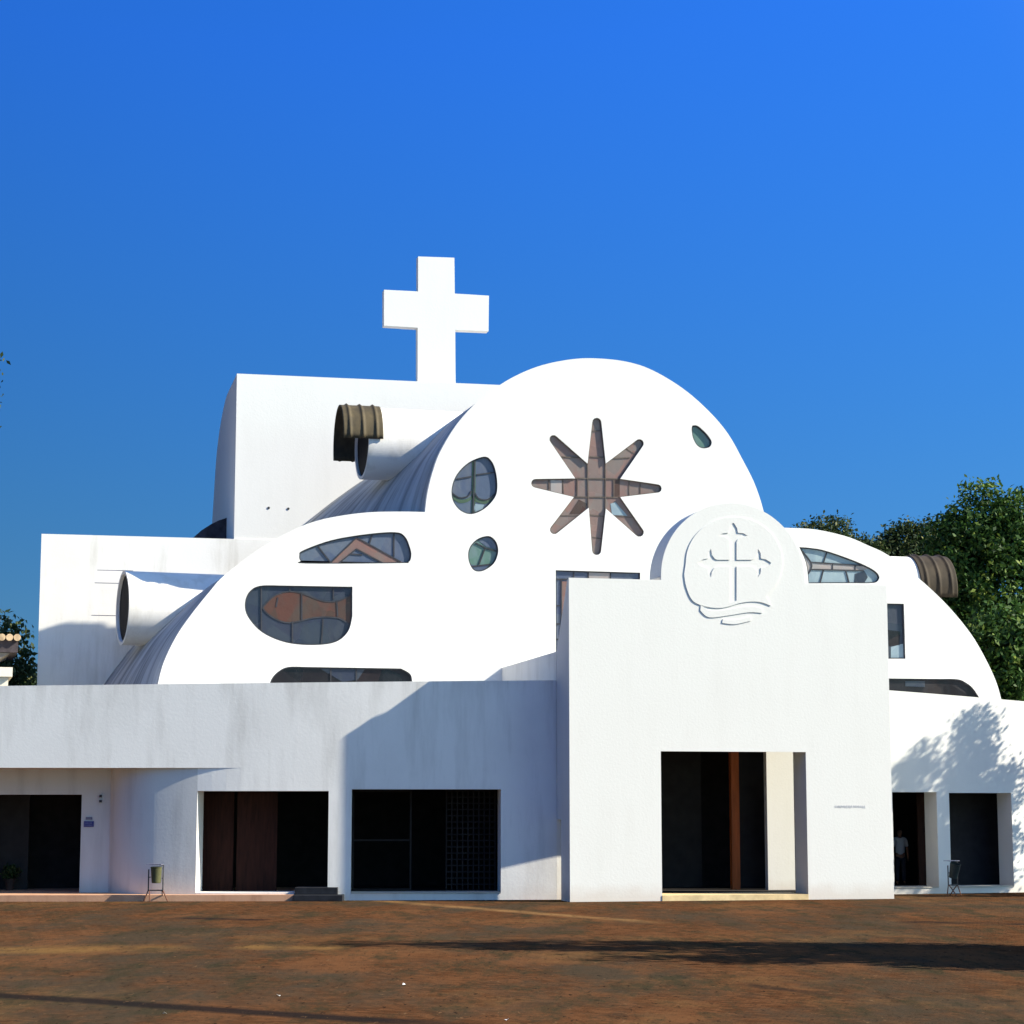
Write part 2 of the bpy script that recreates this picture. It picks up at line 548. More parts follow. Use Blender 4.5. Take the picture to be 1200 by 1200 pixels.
# ------------------------------------------------------------------ ground
def ground_material():
    t = NT('worn_brick_paving')
    br = t.n.new('ShaderNodeTexBrick')
    br.inputs['Scale'].default_value = 1.0
    br.inputs['Brick Width'].default_value = 0.24
    br.inputs['Row Height'].default_value = 0.12
    br.inputs['Mortar Size'].default_value = 0.008
    br.inputs['Mortar Smooth'].default_value = 0.3
    br.inputs['Color1'].default_value = (0.0, 0.0, 0.0, 1)
    br.inputs['Color2'].default_value = (1.0, 1.0, 1.0, 1)
    br.inputs['Mortar'].default_value = (0.5, 0.5, 0.5, 1)
    mp = t.mapping((1, 1, 1), 'Object')
    rot = t.n.new('ShaderNodeVectorRotate')
    rot.inputs['Angle'].default_value = R(31)
    t.l.new(mp, rot.inputs['Vector'])
    t.l.new(rot.outputs[0], br.inputs['Vector'])
    brick = t.mix(br.outputs['Color'], (0.061, 0.026, 0.012), (0.107, 0.048, 0.022))
    brick = t.mix(t.math('MULTIPLY', br.outputs['Fac'], 0.8), brick, (0.024, 0.018, 0.012))
    # grey worn pavers and moss in broad drifts across the yard, sand where it has collected
    big = t.noise(t.mapping((0.22, 0.085, 1)), 1.0, 10, 0.72)
    brick = t.mix(t.rng(big, 0.45, 0.58, 0, 0.85), brick, (0.044, 0.035, 0.024))
    red = t.noise(t.mapping((0.30, 0.12, 1), loc=(31, 4, 0)), 1.0, 10, 0.70)
    brick = t.mix(t.rng(red, 0.50, 0.62, 0, 0.8), brick, (0.118, 0.052, 0.023))
    sand = t.noise(t.mapping((0.20, 0.11, 1), loc=(7, 17, 0)), 1.0, 10, 0.70)
    brick = t.mix(t.rng(sand, 0.54, 0.70, 0, 0.7), brick, (0.134, 0.073, 0.030))
    mid = t.noise(t.mapping((1.1, 0.30, 1), loc=(3, 9, 0)), 1.0, 10, 0.78)
    brick = t.mix(t.rng(mid, 0.50, 0.62, 0, 0.8), brick, (0.029, 0.027, 0.016))
    pos = t.n.new('ShaderNodeSeparateXYZ')
    t.l.new(t.co.outputs['Object'], pos.inputs[0])
    wob = t.noise(t.mapping((0.5, 0.5, 1)), 1.0, 8, 0.7)
    frag = t.noise(t.mapping((0.8, 0.5, 1), loc=(2, 5, 0)), 1.0, 9, 0.72)

    def ground_streak(p0, p1, half, col, amount, soft=0.6, wobble=1.0, lo=0.40, hi=0.56):
        """a streak of sand or darker colour along the line p0 - p1 on the ground"""
        a_, b_ = GR(*p0), GR(*p1)
        dx, dy = b_.x - a_.x, b_.y - a_.y
        L = math.hypot(dx, dy)
        dx, dy = dx / L, dy / L
        qx, qy = t.math('SUBTRACT', pos.outputs[0], a_.x), t.math('SUBTRACT', pos.outputs[1], a_.y)
        al = t.math('ADD', t.math('MULTIPLY', qx, dx), t.math('MULTIPLY', qy, dy))
        pe = t.math('SUBTRACT', t.math('MULTIPLY', qx, -dy), t.math('MULTIPLY', qy, -dx))
        pe = t.math('ABSOLUTE', t.math('ADD', pe, t.math('MULTIPLY', t.math('SUBTRACT', wob, 0.5), half * wobble)))
        m_ = t.rng(pe, half * (1 - soft), half, 1, 0)
        m_ = t.math('MULTIPLY', m_, t.math('MULTIPLY', t.rng(al, 0, L * 0.15, 0, 1), t.rng(al, L * 0.85, L, 1, 0)))
        m_ = t.math('MULTIPLY', m_, t.rng(frag, lo, hi, 0.25, 1))
        return t.mix(t.math('MULTIPLY', m_, amount), brick, col)
    brick = ground_streak((-120, 1117), (235, 1109), 1.5, (0.150, 0.082, 0.030), 0.85, 0.8, 1.6)
    brick = ground_streak((270, 1109), (410, 1111), 0.9, (0.150, 0.082, 0.030), 0.85, 0.8, 1.6)
    brick = ground_streak((400, 1052), (790, 1083), 0.50, (0.190, 0.105, 0.045), 0.9, 0.8, 1.2)
    brick = ground_streak((-220, 1152), (600, 1206), 0.42, (0.014, 0.012, 0.012), 0.9, 0.6, 0.8, 0.30, 0.45)  # shadow of an overhead wire, painted into the paving colour
    brick = ground_streak((195, 1075.5), (320, 1078.5), 0.55, (0.014, 0.012, 0.012), 0.85, 0.7, 1.0)
    brick = ground_streak((860, 1152), (1010, 1171), 0.25, (0.018, 0.014, 0.012), 0.8, 0.7, 1.0)
    brick = ground_streak((1040, 1080), (1260, 1084), 0.7, (0.018, 0.015, 0.013), 0.8, 0.7, 1.0)
    spk = t.noise(t.mapping((1, 0.28, 1)), 3.0, 8, 0.8)
    brick = t.mix(t.rng(spk, 0.55, 0.66, 0, 0.6), brick, (0.016, 0.013, 0.009))
    spk2 = t.noise(t.mapping((1, 0.26, 1), loc=(5, 1, 0)), 8.5, 5, 0.7)
    brick = t.mix(t.rng(spk2, 0.60, 0.66, 0, 0.85), brick, (0.012, 0.010, 0.008))
    spk3 = t.noise(t.mapping((1, 0.26, 1), loc=(9, 4, 0)), 7.0, 5, 0.7)
    brick = t.mix(t.rng(spk3, 0.62, 0.68, 0, 0.5), brick, (0.160, 0.090, 0.045))
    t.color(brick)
    t.rough(0.9)
    t.b.inputs['Specular IOR Level'].default_value = 0.0
    h = t.math('ADD', t.math('MULTIPLY', br.outputs['Fac'], -0.6), t.math('MULTIPLY', br.outputs['Color'], 0.5))
    h = t.math('ADD', h, t.math('MULTIPLY', t.noise(t.mapping((1, 1, 1)), 9, 6, 0.7), 1.0))
    t.bump(h, 0.6, 0.03)
    return t.m


def flat_sheet(name, x0, x1, y0, y1, nx, ny, z, mat, wave=0.0):
    vs, fs = [], []
    for j in range(ny + 1):
        for i in range(nx + 1):
            x, y = x0 + (x1 - x0) * i / nx, y0 + (y1 - y0) * j / ny
            vs.append((x, y, z))
    for j in range(ny):
        for i in range(nx):
            a = j * (nx + 1) + i
            fs.append((a, a + 1, a + nx + 2, a + nx + 1))
    return link(name, vs, fs, mat)


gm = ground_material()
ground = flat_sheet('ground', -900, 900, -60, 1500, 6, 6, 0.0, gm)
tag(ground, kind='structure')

# ------------------------------------------------------------------ the church
church = empty('church', G0, TH)
tag(church, 'white modernist church with arched front, star window, round-topped entrance and tall roof cross', 'church')

V1, VB = 8.7, 17.7                         # front of the great facade, front of the blocks at the back

# ---- great facade
low_left = [(185, 802), (192, 776), (207, 745), (225, 719), (245, 694), (262, 675), (300, 646), (330, 628), (360, 614), (390, 606), (430, 600.5), (468, 599.5), (498, 600, 1)]
top_arch = [(501, 577), (507, 553), (516, 529), (534, 499), (555, 475), (580, 455), (605, 440), (635, 428), (670, 421), (700, 420), (735, 424),
            (765, 434), (800, 455), (830, 481), (853, 508), (871, 540), (884, 566), (893, 592), (899, 618, 1)]
low_right = [(920, 618.5), (956, 620.5), (993, 629), (1017, 639), (1040, 650), (1071, 673), (1097, 696), (1119, 719), (1140, 746), (1156, 774), (1167, 798), (1173, 818)]
outline_px = [(183, 812, 1)] + low_left + top_arch + low_right + [(1175, 826, 1)]
out = PL(outline_px, V1, 6, closed=True)
# carry the two feet to the ground: insert after the last and before the first traced point
uR, uL = P(1175, 826, V1)[0], P(183, 812, V1)[0]
out = [p for p in out if p[1] > 5.7]
out.sort(key=lambda p: 0) if False else None
i0 = min(range(len(out)), key=lambda i: out[i][0])
out = out[i0:] + out[:i0]
facade_outline = [(uL - 0.10, 0.0), (uL - 0.05, 4.0)] + out + [(uR + 0.05, 4.0), (uR + 0.1, 0.0)]

WIN = {}


def window(key, name, px, glass, label, lines=(), panels=(), k=5, lw=0.040, frame=0.05, lead='lead'):
    WIN[key] = dict(name=name, loop=PL(px, V1, k), glass=glass, label=label, lines=lines, panels=panels, lw=lw, frame=frame, lead=lead)


def star_outline():
    cx, cy = 698.8, 571.0
    tips = [(699.5, 489.5, 5.4), (753, 516, 5.2), (775.5, 572.5, 5.0), (753, 627.5, 5.4), (699.3, 650.5, 5.4), (646, 624.5, 5.2), (622.5, 566, 5.2), (645.5, 511, 5.0)]
    notch = [(710, 543), (727, 561), (727, 582.5), (710, 596), (690, 595), (672.5, 582.5), (674, 560.5), (688.5, 543)]
    pts = []
    for i, (tx, ty, r) in enumerate(tips):
        d = math.hypot(tx - cx, ty - cy)
        ax, ay = (tx - cx) / d, (ty - cy) / d
        nx, ny = ay, -ax
        bx, by = tx - ax * r, ty - ay * r
        for a in (-90, -60, -30, 0, 30, 60, 90):
            c, s = math.cos(R(a)), math.sin(R(a))
            pts.append((bx + (ax * c - nx * s) * r, by + (ay * c - ny * s) * r, 1))
        pts.append((*notch[i], 1))
    # keep the walk clockwise: tips were listed clockwise, so put each cap the same way round
    res = []
    for i in range(8):
        cap = pts[i * 8:i * 8 + 7]
        prev = notch[i - 1]
        if math.hypot(cap[0][0] - prev[0], cap[0][1] - prev[1]) > math.hypot(cap[-1][0] - prev[0], cap[-1][1] - prev[1]):
            cap = cap[::-1]
        res += cap + [pts[i * 8 + 7]]
    return res


window('star', 'star_window', star_outline(), 'glass_star', 'eight-rayed star window', k=1, lw=0.034, frame=0.04, lead='lead_soft', lines=[
    [(689, 542), (690, 596)], [(710, 542), (710, 597)], [(673, 560), (727, 561)], [(672, 582), (727, 582.5)], [(677, 560), (677, 582)], [(720, 561), (720, 582)],
    [(692, 535), (709, 535.5)], [(658, 535), (684, 536)], [(713, 537), (739, 536)], [(694, 505), (705, 504)], [(644, 560), (644, 573)],
    [(660, 561), (661, 580)], [(751, 566), (751, 579)], [(738, 562), (738, 581)], [(691, 603), (709, 605)], [(657, 604), (681, 604)],
    [(716, 604), (741, 606)], [(693, 629), (705, 631)], [(732, 524), (745, 532)]],
    panels=[([(720, 561, 1), (727, 561, 1), (727, 582, 1), (720, 582, 1)], 'glass_fish'), ([(646, 562, 1), (659, 562.5, 1), (659, 579, 1), (646, 575, 1)], 'glass_rose'),
            ([(716, 590, 1), (722, 588, 1), (736, 604, 1), (718, 603, 1)], 'glass_pale'), ([(679, 585, 1), (689, 590, 1), (684, 602, 1), (668, 602, 1)], 'glass_fish')])
window('egg', 'egg_window', [(567.5, 535), (576, 540), (581, 552), (583, 570), (580, 583), (568, 596), (552.5, 602.5), (539, 598), (530.5, 586), (529.5, 571), (536, 555), (550, 541.5)],
       'glass_blue', 'egg-shaped window with green stems', lines=[[(557, 537), (555, 602)], [(536, 561), (553, 558)], [(559, 556), (581, 553)], [(530, 577), (539, 583), (549, 581), (553, 575)], [(557, 577), (562, 584), (572, 585), (581, 578)]],
       panels=[([(554, 540, 1), (558, 538, 1), (558, 560, 1), (557.5, 601, 1), (553, 601, 1), (553.5, 560, 1)], 'glass_leaf'),
               ([(531, 579, 1), (540, 585), (550, 583), (555, 578, 1), (561, 583), (571, 586), (580.5, 581, 1), (579, 584, 1), (570, 590), (559, 588), (554, 584, 1), (548, 588), (539, 589), (532, 585, 1)], 'glass_leaf'),
               ([(556, 590, 1), (568, 591, 1), (566, 596, 1), (556, 600, 1)], 'glass_pale')])
window('bean', 'round_window', [(572.5, 628), (581, 634), (584, 646), (579, 660), (566, 669), (555, 668), (549, 656), (550, 642.5), (559, 632)],
       'glass_green', 'small round green window', lines=[[(558, 636), (570, 642), (584, 646)], [(569, 642), (562, 661)], [(551, 664), (575, 661)]],
       panels=[([(561, 633, 1), (573, 629), (581, 635), (583, 644, 1), (570, 640, 1)], 'glass_blue'), ([(551, 661, 1), (563, 663, 1), (574, 662, 1), (566, 668), (556, 667)], 'glass_blue')])
window('seed', 'seed_window', [(811.5, 498.5, 1), (818, 499), (828, 508), (834, 517), (832, 523.5), (824, 525.5), (817, 522), (812, 513), (810.5, 503)],
       'glass_green', 'seed-shaped green window high on the right', frame=0.06)
window('hill', 'mountain_window', [(350.7, 650.7), (355, 645), (388, 633), (428, 626), (463, 623.5), (475, 629), (481, 643), (482, 652), (479, 658.5), (468, 660), (359, 660.5), (352, 657)],
       'glass_blue', 'long blue window with a red mountain shape', lines=[[(373, 640), (388, 659)], [(387, 660), (417, 631)], [(397, 660), (418, 643)], [(418, 643), (450, 660)], [(419, 630), (470, 658)], [(437, 625), (433, 638)], [(462, 624), (462, 652)], [(412, 649), (425, 650)]],
       panels=[([(387, 660, 1), (417, 630, 1), (421, 630, 1), (473, 659, 1), (449, 660, 1), (418, 643, 1), (397, 660, 1)], 'glass_red')])
window('fish', 'fish_window', [(305, 686.3), (330, 686, 1), (413, 687.5, 1), (413, 722, 1), (408, 740), (393, 752.5), (367, 756), (335, 753), (307, 741), (290, 722), (287, 706), (292.5, 693)],
       'glass_navy', 'blue window with an orange red fish', lines=[[(306.5, 687), (306.5, 740)], [(340, 687), (340, 693)], [(354, 694), (354, 726)], [(391, 687), (391, 702)], [(395, 704), (396, 722)], [(343, 728), (343, 754)], [(379, 725), (377, 755)], [(326, 700), (324, 711)],
        [(308, 712), (314, 705), (324, 697), (338, 693), (350, 694), (362, 698), (375, 703), (385, 705), (397, 704), (408, 699), (413, 694)],
        [(308, 712), (314, 719), (325, 726), (337, 729.5), (350, 728), (362, 725), (375, 723), (388, 723), (400, 725), (412, 733)]],
       panels=[([(308, 712, 1), (314, 705), (324, 697), (338, 693), (350, 694), (362, 698), (375, 703), (385, 705), (397, 704), (408, 699), (412.5, 694.5, 1),
                 (412.5, 732, 1), (400, 725), (388, 723), (375, 723), (362, 725), (350, 728), (337, 729.5), (325, 726), (314, 719)], 'glass_fish')])
window('lowl', 'low_window', [(312, 818, 1), (315.5, 804), (318.5, 795), (326, 787), (338, 781.5), (360, 781.5, 1), (470, 783.3, 1), (480, 789), (483, 797), (483, 818, 1)],
       'glass_dark', 'low dark window above the left wing', lines=[[(388, 782), (388, 800)], [(418, 783), (418, 800)]],
       panels=[([(376, 783.5, 1), (428, 784, 1), (420, 796, 1), (402, 799, 1)], 'glass_navy')])
window('rect', 'tall_window', [(651.2, 668, 1), (750.3, 671, 1), (750.3, 815, 1), (651.2, 815, 1)],
       'glass_blue', 'large square window half hidden by the entrance block', lines=[[(658.5, 680), (658.5, 800)], [(653, 678.5), (750, 679.5)], [(673, 669), (673, 679)], [(690, 669), (690, 679)], [(716, 669), (716, 679)], [(652, 709.5), (657, 709.5)], [(652, 731), (657, 731)], [(652, 749), (657, 749)]],
       panels=[([(658.5, 681, 1), (750, 682, 1), (750, 815, 1), (658.5, 815, 1)], 'glass_red'), ([(691, 670, 1), (716, 671, 1), (716, 679, 1), (691, 679, 1)], 'glass_rose')])
window('lens', 'wing_window', [(936.5, 641, 1), (948, 641.8), (967, 645), (999, 656), (1022, 666.5), (1030.5, 675), (1027.5, 682), (1018, 683.5), (1000, 683.5, 1), (947.5, 683.5, 1), (944.5, 660)],
       'glass_pale', 'wing-shaped pale window', lines=[[(938, 642), (951, 658.5), (951, 667), (946, 675)], [(951, 658.5), (1012, 662.5)], [(951, 667), (1013, 668.5)], [(970, 646), (966, 659)], [(966, 667), (962, 683)], [(992, 668), (996, 683)], [(976.5, 660), (976.5, 667)], [(1003, 662), (1003, 668)]],
       panels=[([(951.5, 659, 1), (1012, 663, 1), (1018, 666, 1), (1013, 668.2, 1), (951.5, 666.6, 1)], 'glass_rose'), ([(938, 644, 1), (951, 659, 1), (951, 667, 1), (946, 674, 1), (943, 660, 1)], 'glass_rose'),
               ([(1003, 672, 1), (1014, 669, 1), (1018, 676, 1), (1014, 682.6, 1), (1002, 682.6, 1)], 'glass_navy')])
window('slot', 'slit_window', [(1038, 707, 1), (1059.5, 707.5, 1), (1061.3, 772, 1), (1038, 772, 1)],
       'glass_navy', 'upright dark window beside the entrance block', panels=[([(1042, 738, 1), (1056, 740, 1), (1055, 756, 1), (1043, 757, 1)], 'glass_dark'), ([(1045, 758, 1), (1060, 754, 1), (1060.5, 771, 1), (1045, 771, 1)], 'glass_pale')])
window('lowr', 'low_window', [(1037, 794.8, 1), (1100, 795.5, 1), (1123, 796), (1134, 801), (1141, 807), (1149, 819, 1), (1037, 822, 1)],
       'glass_dark', 'low dark window above the right wing', panels=[([(1062, 798, 1), (1085, 798, 1), (1085, 805, 1), (1062, 804, 1)], 'glass_navy')])

mb = MB().slab(facade_outline, [w['loop'] for w in WIN.values()], V1, V1 + 0.4)
mb.build('facade_wall', 'white', church)
for w in WIN.values():
    g = MB().slab(grow(w['loop'], 0.05), [], V1 + 0.085, V1 + 0.12)
    go = g.build(w['name'], w['glass'], church)
    tag(go, w['label'])
    fr = MB().strip(grow(w['loop'], -0.012), w['frame'], V1 + 0.045, V1 + 0.0845, closed=True)
    fr.build('frame', w['lead'], go)
    if w['lines']:
        b = MB()
        for i, ln in enumerate(w['lines']):
            pts = [P(x, y, V1) for x, y in ln]
            if len(pts) > 3:
                pts = smooth_loop(pts, 4, closed=False)
            b.strip(pts, w['lw'], V1 + 0.055 + 0.0012 * i, V1 + 0.082)
        b.build('leading', w['lead'], go)
    for px, mt in w['panels']:
        MB().slab(PL(px, V1, 4), [], V1 + 0.076, V1 + 0.0845).build('coloured_pane', mt, go)

# ---- vaulted roofs behind the facade
cu, cz = 3.1, 5.0


def vault(name, front_px, back, right_front=None, mat='vault', n=60):
    """ruled surface from the facade's edge (v = V1) to the blocks (v = VB)"""
    fr = [P(x, y, V1) for x, y in front_px]
    fr = [(cu + (u - cu) * 0.9965, cz + (z - cz) * 0.9965) for u, z in fr]

    def resample(pts, m):
        sm = smooth_loop(pts, 8, closed=False)
        L = [0]
        for a, b in zip(sm, sm[1:]):
            L.append(L[-1] + math.hypot(b[0] - a[0], b[1] - a[1]))
        res, j = [], 0
        for i in range(m):
            d = L[-1] * i / (m - 1)
            while j < len(L) - 2 and L[j + 1] < d:
                j += 1
            s = (d - L[j]) / max(1e-6, L[j + 1] - L[j])
            res.append((sm[j][0] + (sm[j + 1][0] - sm[j][0]) * s, sm[j][1] + (sm[j + 1][1] - sm[j][1]) * s))
        return res
    a, b = resample(fr, n), resample(back, n)
    if right_front:
        rf = [P(x, y, V1) for x, y in right_front]
        rf = [(cu + (u - cu) * 0.9965, cz + (z - cz) * 0.9965) for u, z in rf]
        rf = resample(rf, n)
        a, b = a + rf, b + rf
    K = 10
    vs, fs = [], []
    m = len(a)
    for k in range(K + 1):
        s = k / K
        v = V1 + 0.14 + (VB + 0.05 - V1 - 0.14) * s
        for p, q in zip(a, b):
            vs.append((p[0] + (q[0] - p[0]) * s, v, p[1] + (q[1] - p[1]) * s))
    for k in range(K):
        for i in range(m - 1):
            fs.append((k * m + i, k * m + i + 1, (k + 1) * m + i + 1, (k + 1) * m + i))
    # underside, 0.15 m lower, closed along the rim
    nn = len(vs)
    vs2 = [(x * 0.988 + cu * 0.012, y, z - 0.15) for x, y, z in vs]
    fs2 = [tuple(i + nn for i in reversed(f_)) for f_ in fs]
    rim = []
    edge = [k * m for k in range(K + 1)] + [K * m + i for i in range(1, m)] + [k * m + m - 1 for k in range(K - 1, -1, -1)] + [i for i in range(m - 2, 0, -1)]
    for i, e in enumerate(edge):
        g_ = edge[(i + 1) % len(edge)]
        rim.append((e, g_, g_ + nn, e + nn))
    return link(name, vs + vs2, fs + fs2 + rim, mat, church, smooth=True)


def BK(px):
    return [P(x, y, VB) for x, y in px]


lo_front = [(183, 812), (185, 802), (192, 776), (207, 745), (225, 719), (245, 694), (262, 675), (300, 646), (330, 628), (360, 614), (390, 606), (430, 600.5), (468, 599.5), (498, 600), (540, 603)]
lo_back = BK([(110, 820), (122, 801), (140, 777), (157, 756), (175, 740), (200, 720), (217, 706), (240, 690), (262, 678), (300, 656), (340, 640), (390, 630), (450, 624), (500, 622), (540, 622)])
lo_right = [(700, 612), (800, 612), (899, 617), (920, 618.5), (956, 620.5), (993, 629), (1017, 639), (1040, 650), (1071, 673), (1097, 696), (1119, 719), (1140, 746), (1156, 774), (1167, 798), (1173, 822)]
vault('lower_vault_roof', lo_front, lo_back, lo_right)
up_front = [(497, 650), (498, 600), (501, 577), (507, 553), (516, 529), (534, 499), (555, 475), (580, 455), (605, 440), (635, 428), (670, 421), (700, 420)]
up_back = BK([(300, 665), (330, 638), (354, 617), (384, 592), (420, 566), (450, 548), (480, 526), (510, 505), (545, 484), (600, 462), (650, 446), (700, 440)])
up_right = [(701, 420), (735, 424), (765, 434), (800, 455), (830, 481), (853, 508), (871, 540), (884, 566), (893, 592), (899, 618), (902, 640)]
vault('upper_vault_roof', up_front, up_back, up_right)

# ---- blocks at the back and the great cross
uA = P(46, 715, VB)[0]
zA = P(47, 625.5, VB)[1]
uD = P(276, 540, VB)[0]
zD = P(278, 437.5, VB)[1]
MB().box(uA, P(430, 600, VB)[0], VB, VB + 5.0, 0, zA).build('side_block', 'white_old', church)
prof = [PU(x, y, uD) for x, y in [(277.5, 438), (271, 446), (264, 469), (258, 499), (253.5, 535), (250.5, 580), (248.5, 612)]]
prof = smooth_loop(prof, 4, closed=False)
v0 = VB + 0.04
prof = [(max(v0, p[0] - prof[0][0] + v0), min(p[1], zD)) for p in prof]
prof[0] = (v0, zD)
poly = [(v0, 0.0)] + prof + [(prof[-1][0] + 0.5, 0.0)]
MB().prism(poly, 'u', uD, P(760, 500, VB)[0]).build('tower_block', 'white', church)
MB().slab([(u * 0.99 + 0.031, z * 0.985) for u, z in facade_outline], [], VB - 0.3, VB - 0.05).build('rear_wall', 'white_old', church)
VC = VB + 0.35
cr = [(490, 300.5), (532.5, 302), (533, 344), (573, 346.5), (572.5, 388), (533.5, 386.5), (534, 470), (489.5, 470), (489.5, 384), (450, 381.5), (450, 339.5), (490, 341.5)]
cross = MB().slab([P(x, y, VC) for x, y in cr], [], VC, VC + 0.38).build('cross', 'white', church)
tag(cross, 'plain white cross standing on the tower block')
for x, y in ((315, 595), (338, 596)):
    u_, z_ = P(x, y, VB)
    MB().tube([(u_, VB + 0.022, z_), (u_, VB + 0.2, z_)], 0.045, 10).build('drain_spout', 'steel', church)


# ---- tubular dormers with ribbed hoods
def ring_tube(mb_, u0, u1, vc, zc, ro, ri, n=120):
    vs, fs = [], []
    for (uu, rr) in ((u0, ro), (u1, ro), (u1, ri), (u0, ri)):
        for k in range(n):
            a = 2 * math.pi * k / n
            vs.append((uu, vc + rr * math.cos(a), zc + rr * math.sin(a)))
    for j in range(4):
        for k in range(n):
            fs.append((j * n + k, j * n + (k + 1) % n, ((j + 1) % 4) * n + (k + 1) % n, ((j + 1) % 4) * n + k))
    mb_.add(vs, fs)


def turn(o, pu_, pv_, deg):
    """turn a dormer about the upright axis through its open end"""
    c, s = math.cos(R(deg)), math.sin(R(deg))
    for vv in o.data.vertices:
        x, y = vv.co.x - pu_, vv.co.y - pv_
        vv.co.x, vv.co.y = pu_ + x * c - y * s, pv_ + x * s + y * c


def hood(name, u0, u1, vc, zc, r, mat, parent, ribs=4, a0=-14, a1=194, sag=0.0):
    """half-round ribbed sheet over the open end of a dormer"""
    vs, fs = [], []
    nu, na = ribs * 12, 28
    for i in range(nu + 1):
        uu = u0 + (u1 - u0) * i / nu
        ph = (i / 12.0) % 1.0
        rr = r + 0.055 * math.exp(-((ph - 0.5) / 0.10) ** 2)
        for k in range(na + 1):
            a = R(a0 + (a1 - a0) * k / na)
            vs.append((uu, vc + rr * math.cos(a), zc + rr * math.sin(a)))
    n1 = len(vs)
    for i in range(nu + 1):
        uu = u0 + (u1 - u0) * i / nu
        for k in range(na + 1):
            a = R(a0 + (a1 - a0) * k / na)
            vs.append((uu, vc + (r - 0.035) * math.cos(a), zc + (r - 0.035) * math.sin(a)))
    m = na + 1
    for i in range(nu):
        for k in range(na):
            q = (i * m + k, i * m + k + 1, (i + 1) * m + k + 1, (i + 1) * m + k)
            fs.append(q)
            fs.append(tuple(n1 + x for x in reversed(q)))
    for i in range(nu):
        for k in (0, na):
            fs.append((i * m + k, (i + 1) * m + k, n1 + (i + 1) * m + k, n1 + i * m + k))
    for k in range(na):
        for i in (0, nu):
            fs.append((i * m + k, i * m + k + 1, n1 + i * m + k + 1, n1 + i * m + k))
    return link(name, vs, fs, mat, parent, smooth=True)


t = NT('ribbed_brown_sheet')
n_ = t.noise(t.mapping((1.2, 1.2, 0.5)), 1.6, 6, 0.65)
t.color(t.mix(t.rng(n_, 0.35, 0.7), (0.040, 0.032, 0.020), (0.100, 0.076, 0.040)))
t.rough(0.75)
t.b.inputs['Specular IOR Level'].default_value = 0.25
M['ribbed'] = t.m
t = NT('ribbed_clear_sheet')
n_ = t.noise(t.mapping((1.2, 1.2, 0.5)), 1.6, 6, 0.65)
t.color(t.mix(t.rng(n_, 0.35, 0.7), (0.022, 0.016, 0.011), (0.056, 0.041, 0.026)))
t.rough(0.75)
t.b.inputs['Specular IOR Level'].default_value = 0.2
M['ribbed_pale'] = t.m

VD = 13.2
ppm = F / (58.36 + VD * UX)
# left dormer, no hood
VL = 15.2
u0, zc = P(143.5, 712.5, VL)
r = 42.5 / ppm * 1.0
d1 = MB()
ring_tube(d1, u0, u0 + 7.5, VL, zc, r * 1.02, r - 0.08)
d1o = d1.build('tubular_dormer', 'white_old', church, smooth=False)
tag(d1o, 'lower left tubular dormer with open end')
end_disc = MB().tube([(u0 + 0.10, VL, zc), (u0 + 0.15, VL, zc)], r - 0.09, 40).build('dark_disc', 'dark_room', d1o)  # dark disc standing in for the shade inside the open tube
turn(d1o, u0, VL, 8)
turn(end_disc, u0, VL, 8)
for (x0, x1, y) in ((114, 142, 668), (111, 152, 683), (107, 135, 721)):
    a, b = P(x0, y, VB - 1.2), P(x1, y, VB - 1.2)
    MB().tube([(a[0], VB - 1.2, a[1]), (b[0] + 0.4, VB - 1.2, a[1])], 0.012, 6).build('rod_shadow_line', 'sign_grey', d1o)  # thin grey tubes standing in for shadow lines on the block
# upper dormer with brown hood
u0, zc = P(424, 519.5, VD)
d2 = MB()
ring_tube(d2, u0, u0 + 7.0, VD, zc, r, r - 0.10)
d2o = d2.build('tubular_dormer', 'white_old', church)
tag(d2o, 'upper tubular dormer under a brown ribbed hood')
end_disc = MB().tube([(u0 + 0.08, VD, zc), (u0 + 0.13, VD, zc)], r - 0.09, 40).build('dark_disc', 'dark_room', d2o)  # same dark disc for the tube's inner shade
turn(d2o, u0, VD, 3)
turn(end_disc, u0, VD, 3)
uh = P(396.5, 519, VD)[0]
hood('hood', uh, uh + 1.32, VD, zc, r + 0.05, 'ribbed', d2o, ribs=3, a0=-20, a1=182)
# right dormer
u1, zc = P(1066, 693, VD)
d3 = MB()
ring_tube(d3, u1 - 4.5, u1, VD, zc, r, r - 0.10)
d3o = d3.build('tubular_dormer', 'white_old', church)
tag(d3o, 'right tubular dormer behind the facade')
uh = P(1063, 693, VD)[0]
hood('hood', uh, uh + 1.35, VD, zc, r + 0.05, 'ribbed_pale', d3o, ribs=3)
# small dark hood behind the side block
VE = VB + 3.2
cpx = [(226, 640), (226.5, 630), (236, 621.5), (247, 614.5), (256, 610), (266.5, 606.5), (267.5, 640)]
MB().slab([P(x, y, VE) for x, y in cpx], [], VE, VE + 2.4).build('lean_to_roof', 'tile_dark', church)

# ---- entrance block: thin front skin with the round crest, sloping side buttress, open sides
PW, PZ = 9.31, 8.78
dl, dr = P(775, 950, 0)[0], P(945.5, 950, 0)[0]
dz0, dz1 = 0.16, 4.05
ccu, ccz = P(859.5, 677, 0)
crad = 88 / (F / 59.3) + 0.02
arc = []
for k in range(0, 49):
    a = R(178.5 - 177 * k / 48)
    arc.append((ccu + crad * math.cos(a), ccz + crad * math.sin(a)))
arc = [p for p in arc if p[1] > PZ + 0.002]
front = [(0, 0), (0, PZ)] + [(arc[0][0] - 0.001, PZ)] + arc + [(arc[-1][0] + 0.001, PZ), (PW, PZ), (PW, 0), (dr, 0), (dr, dz1), (dl, dz1), (dl, 0)]
pw = MB().slab(front, [], 0.0, 0.06)
